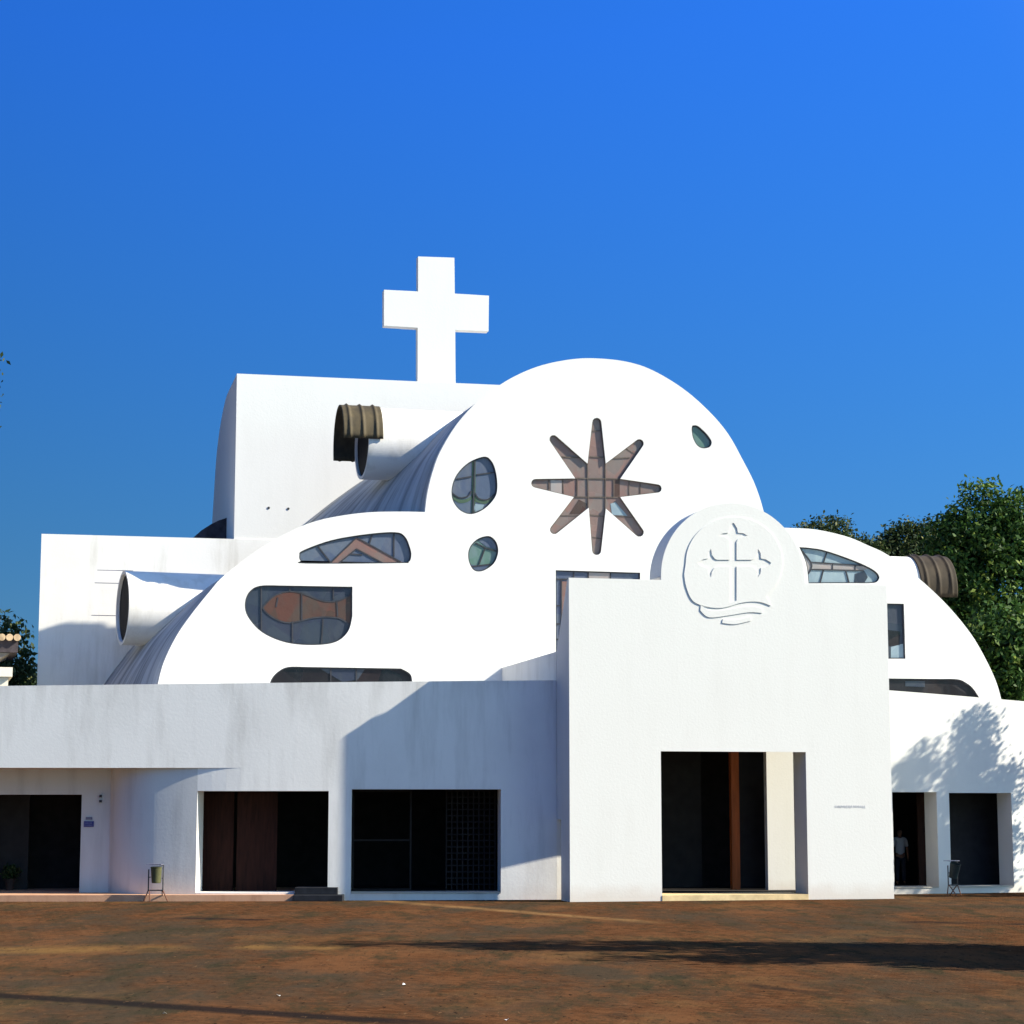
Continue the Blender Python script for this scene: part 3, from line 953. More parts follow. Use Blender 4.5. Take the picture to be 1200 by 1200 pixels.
# thickness behind the skin: left cheek (open low down), right cheek, head, door cheeks
pw.prism([(0.06, 0), (0.06, 8.755), (0.19, 8.74), (1.45, 6.85), (1.45, 2.2), (1.0, 2.2), (1.0, 0)], 'u', 0.002, 0.16)
pw.box(PW - 0.20, PW - 0.002, 0.06, 1.0, 0, PZ - 0.03)
pw.box(0.20, PW - 0.20, 0.06, 0.55, PZ - 0.3, PZ - 0.03)
pw.box(dr + 0.001, dr + 0.22, 0.06, 1.0, 0, dz1 + 0.3)
po = pw.build('entrance_wall', 'white', church)
tag(po, 'white entrance front with a round crest')
crest = [(ccu + (crad - 0.004) * math.cos(R(180 - 180 * k / 48)), PZ - 0.5 + max(0, (ccz - PZ + 0.5)) + (crad - 0.004) * math.sin(R(180 - 180 * k / 48))) for k in range(49)]
MB().slab(crest, [], 0.062, 1.15).build('crest_drum', 'white', church)
# porch behind
MB().box(0.002, 0.20, 1.5, V1 - 0.002, 0, 6.85).build('porch_wall', 'white_old', church)      # left, with a level top
pb = MB()
pb.prism([(1.002, 6.3), (2.9, 6.3), (2.9, 0), (V1 - 0.002, 0), (V1 - 0.002, 6.85), (1.002, 6.85)], 'u', PW - 0.20, PW - 0.002)
pb.build('porch_wall', 'white_old', church)
MB().box(0.202, PW - 0.202, 4.3, V1 - 0.004, 4.32, 4.5).build('porch_ceiling', 'porch_dark', church)
MB().box(0.202, 4.0, 0.07, 4.29, 4.32, 4.5).build('porch_ceiling', 'porch_dark', church)
MB().box(0.202, PW - 0.202, 0.56, V1 - 0.004, 6.6, 6.75).build('porch_roof', 'white_old', church)
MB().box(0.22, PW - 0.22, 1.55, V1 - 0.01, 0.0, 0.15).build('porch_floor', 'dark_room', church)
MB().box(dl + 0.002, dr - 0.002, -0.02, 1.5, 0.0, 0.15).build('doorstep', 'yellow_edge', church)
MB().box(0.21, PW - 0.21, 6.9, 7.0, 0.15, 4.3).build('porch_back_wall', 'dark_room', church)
for (xa, xb, v, mt, nm) in ((776, 822, 5.6, 'porch_dark', 'door_leaf'), (822, 858, 6.0, 'dark_room', 'door_leaf')):
    a, b = P(xa, 950, v)[0], P(xb, 950, v)[0]
    MB().box(a, b, v, v + 0.06, 0.151, 4.2).build(nm, mt, church)
a, b = P(857.5, 950, 3.4)[0], P(866.5, 950, 3.4)[0]
post = MB().box(a, b, 3.4, 3.62, 0.151, 6.55).build('timber_post', 'orange_wood', church)
tag(post, 'orange timber post')
a, b = P(866.5, 950, 4.9)[0], P(901, 950, 4.9)[0]
MB().box(a + 0.002, b, 4.9, 4.98, 0.151, 4.3).build('door_leaf', 'porch_dark', church)
a, b = P(899, 950, 3.0)[0], P(930.5, 950, 3.0)[0]
MB().box(a, b, 3.0, 3.25, 0.151, 6.55).build('porch_pier', 'white', church)
MB().box(b + 0.3, PW - 0.21, 3.5, 3.6, 0.151, 4.3).build('porch_screen', 'porch_dark', church)

# ---- emblem on the crest: raised disc with an engraved budded cross, waves below
ecx, ecy = 859.0, 662.0


def E(px):
    return [P(x, y, 0) for x, y in px]


ring = []
for k in range(41):
    a = R(-48 + (228 + 0) * k / 40)          # from lower right over the top to lower left
    ring.append((ecx + 1 + 56.5 * math.cos(a) - (0.0), ecy - 3 - 53 * math.sin(a)))
lower = [(801.5, 673), (804, 688), (812, 704.5), (828, 711), (843, 712.5), (855, 710.5), (866, 707), (880, 705), (892, 706), (903, 710)]
disc = E(smooth_loop([(p[0], p[1]) for p in ring], 1, closed=False) + smooth_loop(lower, 4, closed=False))


def bud(tip):
    """one arm of the cross pointing along +y, half width 4, with a trefoil end (photo pixels)"""
    a = [(3.9, 3.9), (3.9, tip - 22), (5.5, tip - 19), (10, tip - 16), (17, tip - 15), (12, tip - 12), (5.5, tip - 11.5), (4.5, tip - 6), (0.8, tip)]
    return a + [(-x, y) for x, y in reversed(a)]


def arm(tip, ang):
    c, s = round(math.cos(R(ang))), round(math.sin(R(ang)))
    return [(859 + (x * c + y * s), 660 - (-x * s + y * c)) for x, y in bud(tip)]


cross_px = arm(47, 0) + arm(41, 270) + [(855.1, 663.9), (855.1, 706), (862.9, 704), (862.9, 663.9)] + arm(44, 90)
cl = clean(E(cross_px))
em = MB().slab(clean(disc), [cl], -0.021, -0.001).build('emblem', 'white', church)
tag(em, 'round relief of a budded cross above waves')
for top, bot in (([(821, 709), (833, 716), (855, 714), (877, 710.5), (893, 713)], [(893, 718.5), (878, 717.5), (855, 721), (831, 723.5), (820.5, 715.5)]),
                 ([(847, 725.5), (862, 726.5), (880, 722)], [(880, 727.5), (861, 731.5), (846, 730)])):
    MB().slab(clean(E(smooth_loop(top, 4, False) + smooth_loop(bot, 4, False))), [], -0.020, -0.001).build('wave', 'white', em)

# faint painted inscription right of the door
ins = MB()
rs = random.Random(11)
x = 978.5
while x < 1015:
    w_ = rs.uniform(0.9, 1.9)
    y0 = 943.8 + 0.0 * x
    a, b = P(x, y0, 0), P(x + w_, y0 + rs.uniform(2.2, 3.4), 0)
    st_ = 0.018
    ins.box(a[0], a[0] + st_, -0.006, -0.001, b[1], a[1])
    if rs.random() < 0.7:
        ins.box(b[0] - st_, b[0], -0.006, -0.001, b[1], a[1] - 0.02)
    if rs.random() < 0.8:
        ins.box(a[0] + st_, b[0] - st_, -0.006, -0.001, b[1], b[1] + st_)
    x += w_ + (0.7 if rs.random() < 0.85 else 1.8)
ins.build('inscription', 'ink', church)


# ---- the two low wings, bent in plan
def wv(s):
    if s < 9:
        return 1.5 + 0.105 * s + 0.0042 * s * s
    return wv(8.9999) + 0.1806 * (s - 9)


def left_pt(s):
    return (-s, wv(s))


PIV = 8.57


def heading(d):
    """turn of the lower left wall behind the overhang, in degrees"""
    if d < 2.4:
        return 10.3 + 3.6 * d
    if d < 4.35:
        return 19 + 32 * (d - 2.4)
    return 12.5


LOW = [(-PIV, wv(PIV))]
for i_ in range(1, 700):
    h_ = R(heading(i_ * 0.02))
    LOW.append((LOW[-1][0] - 0.02 * math.cos(h_), LOW[-1][1] + 0.02 * math.sin(h_)))


def low_pt(s):
    if s <= PIV:
        return left_pt(s)
    q = (s - PIV) / 0.02
    i = min(int(q), len(LOW) - 2)
    f_ = q - i
    return (LOW[i][0] + (LOW[i + 1][0] - LOW[i][0]) * f_, LOW[i][1] + (LOW[i + 1][1] - LOW[i][1]) * f_)


def right_pt(s):
    return (PW + s, 2.85 + 0.03 * s + 0.012 * s * s)


def normal(fn, s):
    a, b = fn(s - 0.02), fn(s + 0.02)
    dx, dy = b[0] - a[0], b[1] - a[1]
    q = math.hypot(dx, dy)
    n_ = (-dy / q, dx / q)
    return n_ if n_[1] > 0 else (-n_[0], -n_[1])


FINE = 0.4


def wall(mb_, fn, s0, s1, z0, z1, th):
    """a curved piece of wall; z0, z1 numbers or functions of s"""
    n = max(1, int(math.ceil((s1 - s0) / FINE)))
    f0 = z0 if callable(z0) else (lambda s: z0)
    f1 = z1 if callable(z1) else (lambda s: z1)
    vs, fs = [], []
    for i in range(n + 1):
        s = s0 + (s1 - s0) * i / n
        p, nn = fn(s), normal(fn, s)
        q = (p[0] + nn[0] * th, p[1] + nn[1] * th)
        vs += [(p[0], p[1], f0(s)), (p[0], p[1], f1(s)), (q[0], q[1], f1(s)), (q[0], q[1], f0(s))]
    for i in range(n):
        a, b = 4 * i, 4 * i + 4
        for k in range(4):
            fs.append((a + k, a + (k + 1) % 4, b + (k + 1) % 4, b + k))
    fs += [(0, 1, 2, 3), (4 * n, 4 * n + 3, 4 * n + 2, 4 * n + 1)]
    mb_.add(vs, fs)


def wall_open(mb_, fn, s0, s1, z0, z1, th, holes):
    """wall with rectangular openings (sa, sb, za, zb)"""
    s = s0
    for (sa, sb, za, zb) in sorted(holes):
        wall(mb_, fn, s, sa, z0, z1, th)
        wall(mb_, fn, sa, sb, zb, z1, th)
        if za > z0:
            wall(mb_, fn, sa, sb, z0, za, th)
        s = sb
    wall(mb_, fn, s, s1, z0, z1, th)


def s_at(fn, px, s0=0.0, s1=22.0):
    sgn = -1 if project(W(*fn(s1), 3)) < project(W(*fn(s0), 3)) else 1
    for _ in range(50):
        m = (s0 + s1) / 2
        x_ = project(W(*fn(m), 2.5))
        if (x_ < px) == (sgn > 0):
            s0 = m
        else:
            s1 = m
    return s0


def wing_poly(fn, s0, s1, off, vback, side):
    pts = []
    n = 30
    for i in range(n + 1):
        s = s0 + (s1 - s0) * i / n
        p, nn = fn(s), normal(fn, s)
        pts.append((p[0] + nn[0] * off, p[1] + nn[1] * off))
    return pts + [(pts[-1][0], vback), (pts[0][0], vback)]


ZS = 3.60
SL = 19.0
up = MB()
wall(up, left_pt, 0.0, SL, ZS, lambda s: 6.05 - 0.014 * s, 0.34)
MB().prism(wing_poly(left_pt, PIV - 0.2, SL, 0.33, V1 - 0.02, -1), 'z', ZS + 0.004, ZS + 0.12).build('soffit', 'white_old', church)
upo = up.build('left_wing_parapet', 'white_wing', church)
lo = MB()
O2 = (s_at(low_pt, 587), s_at(low_pt, 412), 0.18, 3.02)
O1 = (s_at(low_pt, 385), s_at(low_pt, 231), 0.22, 2.97)
O0 = (s_at(low_pt, 95.5), s_at(low_pt, -30), 0.16, 2.88)
wall_open(lo, low_pt, 0.0, O1[1], 0.0, ZS, 0.95, [O2, (O1[0], O1[1] - 0.001, O1[2], O1[3])])
loo = lo.build('left_wing_wall', 'white_wing', church)
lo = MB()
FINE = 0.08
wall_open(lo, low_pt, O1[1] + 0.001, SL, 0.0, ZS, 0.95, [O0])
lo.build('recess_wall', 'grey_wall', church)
FINE = 0.4
rt = MB()
zr = lambda s: 6.03 - 0.055 * s
O3 = (s_at(right_pt, 1046), s_at(right_pt, 1098), 0.17, 2.97)
O4 = (s_at(right_pt, 1112.5), s_at(right_pt, 1185.5), 0.17, 2.95)
wall_open(rt, right_pt, 0.0, 11.0, 0.0, 4.0, 0.75, [O3, O4])
wall(rt, right_pt, 0.0, 11.0, 4.0, zr, 0.75)
rto = rt.build('right_wing_wall', 'white', church)

# roofs, ceilings, floors and dark back walls that close the wings


MB().prism(wing_poly(left_pt, 0.01, SL, 0.34, V1 + 2.5, -1), 'z', 5.50, 5.62).build('left_wing_roof', 'white_old', church)
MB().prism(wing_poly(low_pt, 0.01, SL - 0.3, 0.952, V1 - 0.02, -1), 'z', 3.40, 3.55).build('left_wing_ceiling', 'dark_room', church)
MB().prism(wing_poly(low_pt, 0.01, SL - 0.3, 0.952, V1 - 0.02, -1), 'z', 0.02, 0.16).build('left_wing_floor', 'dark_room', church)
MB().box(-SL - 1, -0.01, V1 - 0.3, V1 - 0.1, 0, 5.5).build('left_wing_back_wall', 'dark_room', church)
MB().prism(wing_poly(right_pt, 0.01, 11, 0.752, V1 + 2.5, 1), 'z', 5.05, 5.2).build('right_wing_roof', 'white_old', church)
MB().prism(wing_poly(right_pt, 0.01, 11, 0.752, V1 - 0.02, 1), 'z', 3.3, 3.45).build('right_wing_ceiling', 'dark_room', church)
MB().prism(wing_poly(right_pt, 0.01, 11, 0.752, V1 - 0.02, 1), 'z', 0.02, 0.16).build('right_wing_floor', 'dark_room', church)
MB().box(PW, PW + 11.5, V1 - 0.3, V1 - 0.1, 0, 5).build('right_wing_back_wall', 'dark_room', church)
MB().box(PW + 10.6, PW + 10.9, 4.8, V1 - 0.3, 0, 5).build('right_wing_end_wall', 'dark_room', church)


# doors and screens set back in the openings
def panel(name, fn, sa, sb, z0, z1, depth, th, mat):
    m_ = MB()
    f2 = lambda s: tuple(a + b * depth for a, b in zip(fn(s), normal(fn, s)))
    wall(m_, f2, sa, sb, z0, z1, th)
    return m_.build(name, mat, church)


def frame_grid(name, fn, sa, sb, z0, z1, depth, cols, rows, w_, mat, th=0.05):
    m_ = MB()
    f2 = lambda s: tuple(a + b * depth for a, b in zip(fn(s), normal(fn, s)))
    f3 = lambda s: tuple(a + b * (depth + 0.006) for a, b in zip(fn(s), normal(fn, s)))
    for i in range(cols + 1):
        s = sa + (sb - sa - w_) * i / cols
        wall(m_, f2, s, s + w_, z0, z1, th)
    for j in range(rows + 1):
        z = z0 + (z1 - z0 - w_) * j / rows
        wall(m_, f3, sa + 0.003, sb - 0.003, z + 0.001, z + w_ - 0.001, th - 0.012)
    return m_.build(name, mat, church)


mid1 = s_at(low_pt, 322)
mid1b = s_at(low_pt, 271)
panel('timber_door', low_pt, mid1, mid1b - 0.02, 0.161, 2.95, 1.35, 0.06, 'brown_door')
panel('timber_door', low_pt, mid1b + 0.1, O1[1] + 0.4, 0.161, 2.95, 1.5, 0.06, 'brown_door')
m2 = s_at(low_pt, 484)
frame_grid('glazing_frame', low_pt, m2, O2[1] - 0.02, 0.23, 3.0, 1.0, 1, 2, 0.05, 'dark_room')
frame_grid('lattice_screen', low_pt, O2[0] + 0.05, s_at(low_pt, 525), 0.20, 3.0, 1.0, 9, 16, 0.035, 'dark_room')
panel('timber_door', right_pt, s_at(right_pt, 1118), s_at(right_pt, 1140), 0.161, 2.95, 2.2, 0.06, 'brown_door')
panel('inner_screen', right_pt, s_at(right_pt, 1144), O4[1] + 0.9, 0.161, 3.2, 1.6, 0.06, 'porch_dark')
# inner wall at the far left, its shade put into the dark colour
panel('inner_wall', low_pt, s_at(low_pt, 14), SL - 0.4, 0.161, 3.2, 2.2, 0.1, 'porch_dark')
# sills
for fn, o_, nm in ((low_pt, O2, 'sill'), (right_pt, O3, 'sill'), (right_pt, O4, 'sill')):
    m_ = MB()
    f2 = lambda s: tuple(a - b * 0.02 for a, b in zip(fn(s), normal(fn, s)))
    wall(m_, f2, o_[0] + 0.01, o_[1] - 0.01, o_[2] + 0.002, o_[2] + 0.035, 0.9)
    m_.build(nm, 'sill', church)

# ------------------------------------------------------------------ kerb and steps before the left wing
kb = MB()
fk = lambda s: tuple(a - b * 0.35 for a, b in zip(left_pt(s), normal(left_pt, s)))
wall(kb, fk, s_at(low_pt, 346), SL, 0.0, 0.17, 5.5)
kerb = kb.build('kerb', 'kerb')
kerb.location = G0
kerb.rotation_euler = (0, 0, TH)
tag(kerb, kind='structure')
p0, p1 = GR(345, 1055.5), GR(403, 1055.5)
sx = p1.x - p0.x
steps = MB()
steps.box(0, sx, -0.45, 1.0, 0, 0.17)
steps.box(0.012, sx - 0.17, -0.15, 0.9, 0.171, 0.36)
so = steps.build('stone_steps', 'stone_dark')
so.location = (p0.x, p0.y, 0)
tag(so, 'low dark two-tier stone step against the foot of the white wall', 'steps')
bv = so.modifiers.new('bevel', 'BEVEL')
bv.width = 0.012
bv.segments = 2


# ------------------------------------------------------------------ litter bins on steel stands
def make_bin(loc, rz, bucket_mat, tilt):
    root = empty('litter_bin', loc, rz)
    st_ = MB()
    st_.tube([(-0.20, 0, 0.29), (-0.20, 0, 0.86)], 0.018, 8)
    st_.tube([(0.20, 0, 0.29), (0.20, 0, 0.98)], 0.018, 8)
    st_.tube([(-0.20, 0, 0.30), (0.20, 0, 0.30)], 0.018, 8)
    st_.build('frame', 'steel', root)
    for a, b in (((-0.20, 0, 0.30), (-0.31, -0.04, 0.0)), ((-0.17, 0, 0.30), (-0.10, -0.22, 0.0)), ((0.20, 0, 0.30), (0.34, 0.0, 0.0)), ((0.18, 0, 0.30), (0.14, 0.24, 0.0))):
        MB().tube([a, b], 0.016, 8).build('leg', 'rust', root)
    MB().tube([(-0.21, 0, 0.64), (-0.13, 0, 0.655)], 0.012, 6).build('pivot', 'steel', root)
    b = MB()
    n = 28
    ring = [(0.118, 0.0), (0.125, 0.012), (0.150, 0.40), (0.158, 0.402), (0.158, 0.425), (0.146, 0.425), (0.140, 0.40), (0.112, 0.03), (0.0, 0.03)]
    vs, fs = [], []
    for rr, zz in ring:
        for k in range(n):
            a = 2 * math.pi * k / n
            vs.append((rr * math.cos(a), rr * math.sin(a), zz))
    for j in range(len(ring) - 1):
        for k in range(n):
            fs.append((j * n + k, j * n + (k + 1) % n, (j + 1) * n + (k + 1) % n, (j + 1) * n + k))
    fs.append(tuple(range(n)))
    b.add(vs, fs)
    bo = b.build('bucket', bucket_mat, root)
    bo.location = (0.015, 0, 0.50)
    bo.rotation_euler = (R(tilt), 0, 0)
    lid = MB()
    lid.box(-0.24, 0.17, -0.13, 0.13, 0.985, 1.0)
    lid.build('rain_cover', 'sign_grey', root)
    MB().tube([(0.165, 0, 0.62), (0.20, 0, 0.62)], 0.012, 6).build('pivot', 'steel', root)
    MB().tube([(0.20, 0, 0.97), (-0.20, 0, 0.99)], 0.010, 6).build('top_bar', 'steel', root)
    return root


pb_ = GR(182, 1056.5)
tag(make_bin((pb_.x, pb_.y, 0), R(-4), 'bucket', 4), 'olive bucket litter bin on a splayed steel stand before the left wing', 'litter bin', 'litter bins on steel stands')
pb_ = GR(1115, 1049)
tag(make_bin((pb_.x, pb_.y - 0.25, 0), R(38), 'bucket_dark', 14), 'dark bucket litter bin on a stand before the shaded pillar of the right wing', 'litter bin', 'litter bins on steel stands')


# ------------------------------------------------------------------ small wall signs left of the first doorway
def wall_sign(px0, px1, py0, py1, mat, label, rows):
    s0, s1 = s_at(low_pt, px1), s_at(low_pt, px0)
    c = (s0 + s1) / 2
    p, nn = low_pt(c), normal(low_pt, c)
    pos = W(p[0] - nn[0] * 0.012, p[1] - nn[1] * 0.012)
    dep = pos.y
    w_ = (px1 - px0) * dep / F
    z1_, z0_ = H + (945 - py0) * dep / F, H + (945 - py1) * dep / F
    ang = math.atan2(nn[1], nn[0]) + TH - math.pi / 2
    root = empty('wall_sign', (pos.x, pos.y, z0_), ang)
    hh = z1_ - z0_
    MB().box(-w_ / 2, w_ / 2, -0.014, 0.010, 0, hh).build('board', mat, root)
    tx = MB()
    rr = random.Random(int(px0))
    for j in range(rows):
        zb = hh * (0.16 + 0.42 * j)
        xx = -w_ / 2 + 0.02
        while xx < w_ / 2 - 0.05:
            ww = rr.uniform(0.018, 0.030)
            tx.box(xx, xx + 0.007, -0.017, -0.0145, zb, zb + hh * 0.28)
            tx.box(xx + 0.0075, xx + ww, -0.017, -0.0145, zb, zb + 0.006)
            xx += ww + 0.012
    tx.build('lettering', 'sign_text', root)
    tag(root, label, 'sign')


wall_sign(99, 110.5, 962, 968.5, 'sign_blue', 'small dark blue sign on the wall beside the far left doorway', 2)
wall_sign(101, 108.5, 957.2, 960.2, 'sign_grey', 'narrow grey plate fixed just above the small blue sign', 1)
s_ = s_at(low_pt, 118)
p, nn = low_pt(s_), normal(low_pt, s_)
for py_ in (933, 939):
    pos = W(p[0] - nn[0] * 0.05, p[1] - nn[1] * 0.05)
    zz = H + (945 - py_) * pos.y / F
    hk = MB().box(-0.03, 0.03, -0.05, 0.045, -0.035, 0.035).build('wall_bracket', 'steel')
    hk.location = (pos.x, pos.y, zz)
    tag(hk, 'small dark bracket, %s of two on the wall above the blue sign' % ('upper' if py_ == 933 else 'lower'), 'bracket', 'wall brackets')


# ------------------------------------------------------------------ person in the right doorway
def skin_mesh(name, chain, edges, radii, mat, parent, root_i=0, sub=2):
    me = bpy.data.meshes.new(name)
    me.from_pydata(chain, edges, [])
    o = bpy.data.objects.new(name, me)
    COL.objects.link(o)
    md = o.modifiers.new('skin', 'SKIN')
    md.use_smooth_shade = True
    for i, r_ in enumerate(radii):
        sv_ = me.skin_vertices[0].data[i]
        sv_.radius = r_ if hasattr(r_, '__len__') else (r_, r_)
        sv_.use_root = (i == root_i)
    sb = o.modifiers.new('sub', 'SUBSURF')
    sb.levels = sb.render_levels = sub
    dg = bpy.context.evaluated_depsgraph_get()
    m2_ = bpy.data.meshes.new_from_object(o.evaluated_get(dg))
    bpy.data.objects.remove(o, do_unlink=True)
    o2 = bpy.data.objects.new(name, m2_)
    COL.objects.link(o2)
    m2_.materials.clear()
    m2_.materials.append(M[mat])
    m2_.polygons.foreach_set('use_smooth', [True] * len(m2_.polygons))
    o2.parent = parent
    return o2


def make_person(loc, rz):
    root = empty('person', loc, rz)
    # faces -y
    V, E_, Rd = [], [], []

    def add(p, r_, par=None):
        V.append(p)
        Rd.append(r_)
        if par is not None:
            E_.append((par, len(V) - 1))
        return len(V) - 1
    pel = add((0, 0, 0.90), (0.135, 0.10))
    wst = add((0, 0.0, 1.05), (0.125, 0.09), pel)
    chest = add((0, 0.0, 1.25), (0.15, 0.10), wst)
    sh = add((0, 0.01, 1.39), (0.11, 0.075), chest)
    nk = add((0, 0.0, 1.46), 0.050, sh)
    hd = add((0, -0.012, 1.53), (0.062, 0.070), nk)
    hd2 = add((0, -0.010, 1.61), (0.073, 0.088), hd)
    add((0, -0.005, 1.665), (0.060, 0.072), hd2)
    nose = add((0, -0.098, 1.575), 0.013, hd2)
    for sx_ in (-1, 1):
        a = add((0.17 * sx_, 0.01, 1.375), 0.056, sh)
        b = add((0.225 * sx_, 0.02, 1.12), 0.042, a)
        c = add((0.235 * sx_, -0.03, 0.88), 0.029, b)
        d = add((0.235 * sx_, -0.045, 0.80), (0.022, 0.038), c)
        for k, (dy, ln, rr) in enumerate(((-0.030, 0.075, 0.0085), (-0.012, 0.085, 0.009), (0.006, 0.08, 0.0088), (0.022, 0.062, 0.0078))):
            f1 = add((0.235 * sx_, -0.045 + dy, 0.80 - ln * 0.75), rr, d)
            add((0.230 * sx_, -0.050 + dy, 0.80 - ln * 1.25), rr * 0.85, f1)
        add((0.222 * sx_, -0.100, 0.785), 0.010, d)
        ear = add((0.078 * sx_, 0.0, 1.585), 0.012, hd2)
        hip = add((0.09 * sx_, 0, 0.83), 0.088, pel)
        kn = add((0.10 * sx_, -0.01, 0.47), 0.058, hip)
        an = add((0.105 * sx_, 0.01, 0.09), 0.040, kn)
        add((0.115 * sx_, -0.13, 0.035), (0.040, 0.026), an)
    skin_mesh('body', V, E_, Rd, 'skin', root)
    # shirt
    V, E_, Rd = [], [], []
    pel = add((0, 0, 0.86), (0.165, 0.125))
    w1 = add((0, 0, 1.05), (0.155, 0.115), pel)
    c1 = add((0, 0, 1.25), (0.175, 0.122), w1)
    s1 = add((0, 0.01, 1.40), (0.12, 0.082), c1)
    for sx_ in (-1, 1):
        a = add((0.175 * sx_, 0.01, 1.375), 0.072, s1)
        add((0.222 * sx_, 0.018, 1.13), 0.062, a)
    skin_mesh('shirt', V, E_, Rd, 'shirt', root)
    # trousers
    V, E_, Rd = [], [], []
    pel = add((0, 0, 0.90), (0.15, 0.112))
    for sx_ in (-1, 1):
        hip = add((0.09 * sx_, 0, 0.80), 0.100, pel)
        kn = add((0.10 * sx_, -0.01, 0.47), 0.078, hip)
        add((0.105 * sx_, 0.005, 0.08), 0.070, kn)
    skin_mesh('trousers', V, E_, Rd, 'trousers', root)
    # hair cap
    hb = MB()
    vs, fs = [], []
    n, m = 20, 9
    for j in range(m):
        ph = R(100 * j / (m - 1))
        for k in range(n):
            a = 2 * math.pi * k / n
            front = max(0, -math.sin(a))
            pj = ph * (1 - 0.42 * front)
            vs.append((0.082 * math.sin(pj) * math.cos(a), 0.004 + 0.098 * math.sin(pj) * math.sin(a), 1.615 + 0.100 * math.cos(pj)))
    for j in range(m - 1):
        for k in range(n):
            fs.append((j * n + k, j * n + (k + 1) % n, (j + 1) * n + (k + 1) % n, (j + 1) * n + k))
    hb.add(vs, fs).build('hair', 'hair', root, smooth=True)
    for sx_ in (-1, 1):
        MB().tube([(0.03 * sx_, -0.088, 1.60), (0.03 * sx_, -0.096, 1.60)], [0.012, 0.006], 8).build('eye', 'hair', root)
    return root


pv = 6.2
pu = P(1054.5, 990, pv)[0]
pp = W(pu, pv, 0.16)
tag(make_person(pp, TH - R(12)), 'person in a white shirt and dark trousers standing inside the right doorway', 'person')


# ------------------------------------------------------------------ trees
def leaf_cloud(name, blobs, n_clump, per_clump, size, clump_r, mat, parent, seed, up_bias=0.35, narrow=0.5):
    """crown of single leaves: clumps are scattered over and through ellipsoids, leaves around each clump"""
    rg = np.random.default_rng(seed)
    vol = np.array([b[3] * b[4] * b[5] for b in blobs]) ** 0.7
    pick = rg.choice(len(blobs), n_clump, p=vol / vol.sum())
    B = np.array(blobs)[pick]
    d = rg.normal(size=(n_clump, 3))
    d /= np.linalg.norm(d, axis=1)[:, None]
    rad = 1 - 0.55 * rg.random(n_clump) ** 2.0
    cl = B[:, :3] + d * B[:, 3:6] * rad[:, None]
    tint_c = rg.normal(0.42, 0.17, n_clump)
    off = rg.normal(size=(n_clump, per_clump, 3)) * clump_r * np.array([1, 1, 0.7])
    pos = (cl[:, None, :] + off).reshape(-1, 3)
    out_d = np.repeat(d, per_clump, axis=0)
    n = len(pos)
    nrm = rg.normal(size=(n, 3)) * 0.75 + out_d * 0.55 + np.array([0, 0, up_bias])
    nrm /= np.linalg.norm(nrm, axis=1)[:, None]
    t_ = rg.normal(size=(n, 3)) + np.array([0, 0, -0.5])
    t_ -= nrm * (t_ * nrm).sum(1)[:, None]
    t_ /= np.linalg.norm(t_, axis=1)[:, None]
    b_ = np.cross(nrm, t_)
    s = size * rg.uniform(0.6, 1.25, n)[:, None]
    base = pos - t_ * s * 0.5
    tip = pos + t_ * s * 0.5 - nrm * s * 0.10
    l_ = pos - t_ * s * 0.05 + b_ * s * narrow * 0.5 + nrm * s * 0.05
    r_ = pos - t_ * s * 0.05 - b_ * s * narrow * 0.5 + nrm * s * 0.05
    verts = np.stack([base, r_, tip, l_], axis=1).reshape(-1, 3)
    me = bpy.data.meshes.new(name)
    me.vertices.add(n * 4)
    me.vertices.foreach_set('co', verts.ravel())
    me.loops.add(n * 4)
    me.loops.foreach_set('vertex_index', np.arange(n * 4, dtype=np.int32))
    me.polygons.add(n)
    me.polygons.foreach_set('loop_start', np.arange(0, n * 4, 4, dtype=np.int32))
    at = me.attributes.new('tint', 'FLOAT', 'FACE')
    tint = np.clip(np.repeat(tint_c, per_clump) + rg.normal(0, 0.16, n) + (rg.random(n) < 0.03) * 0.5, 0, 1)
    at.data.foreach_set('value', tint.astype(np.float32))
    me.materials.append(M[mat])
    me.update(calc_edges=True)
    o = bpy.data.objects.new(name, me)
    COL.objects.link(o)
    o.parent = parent
    return o, cl


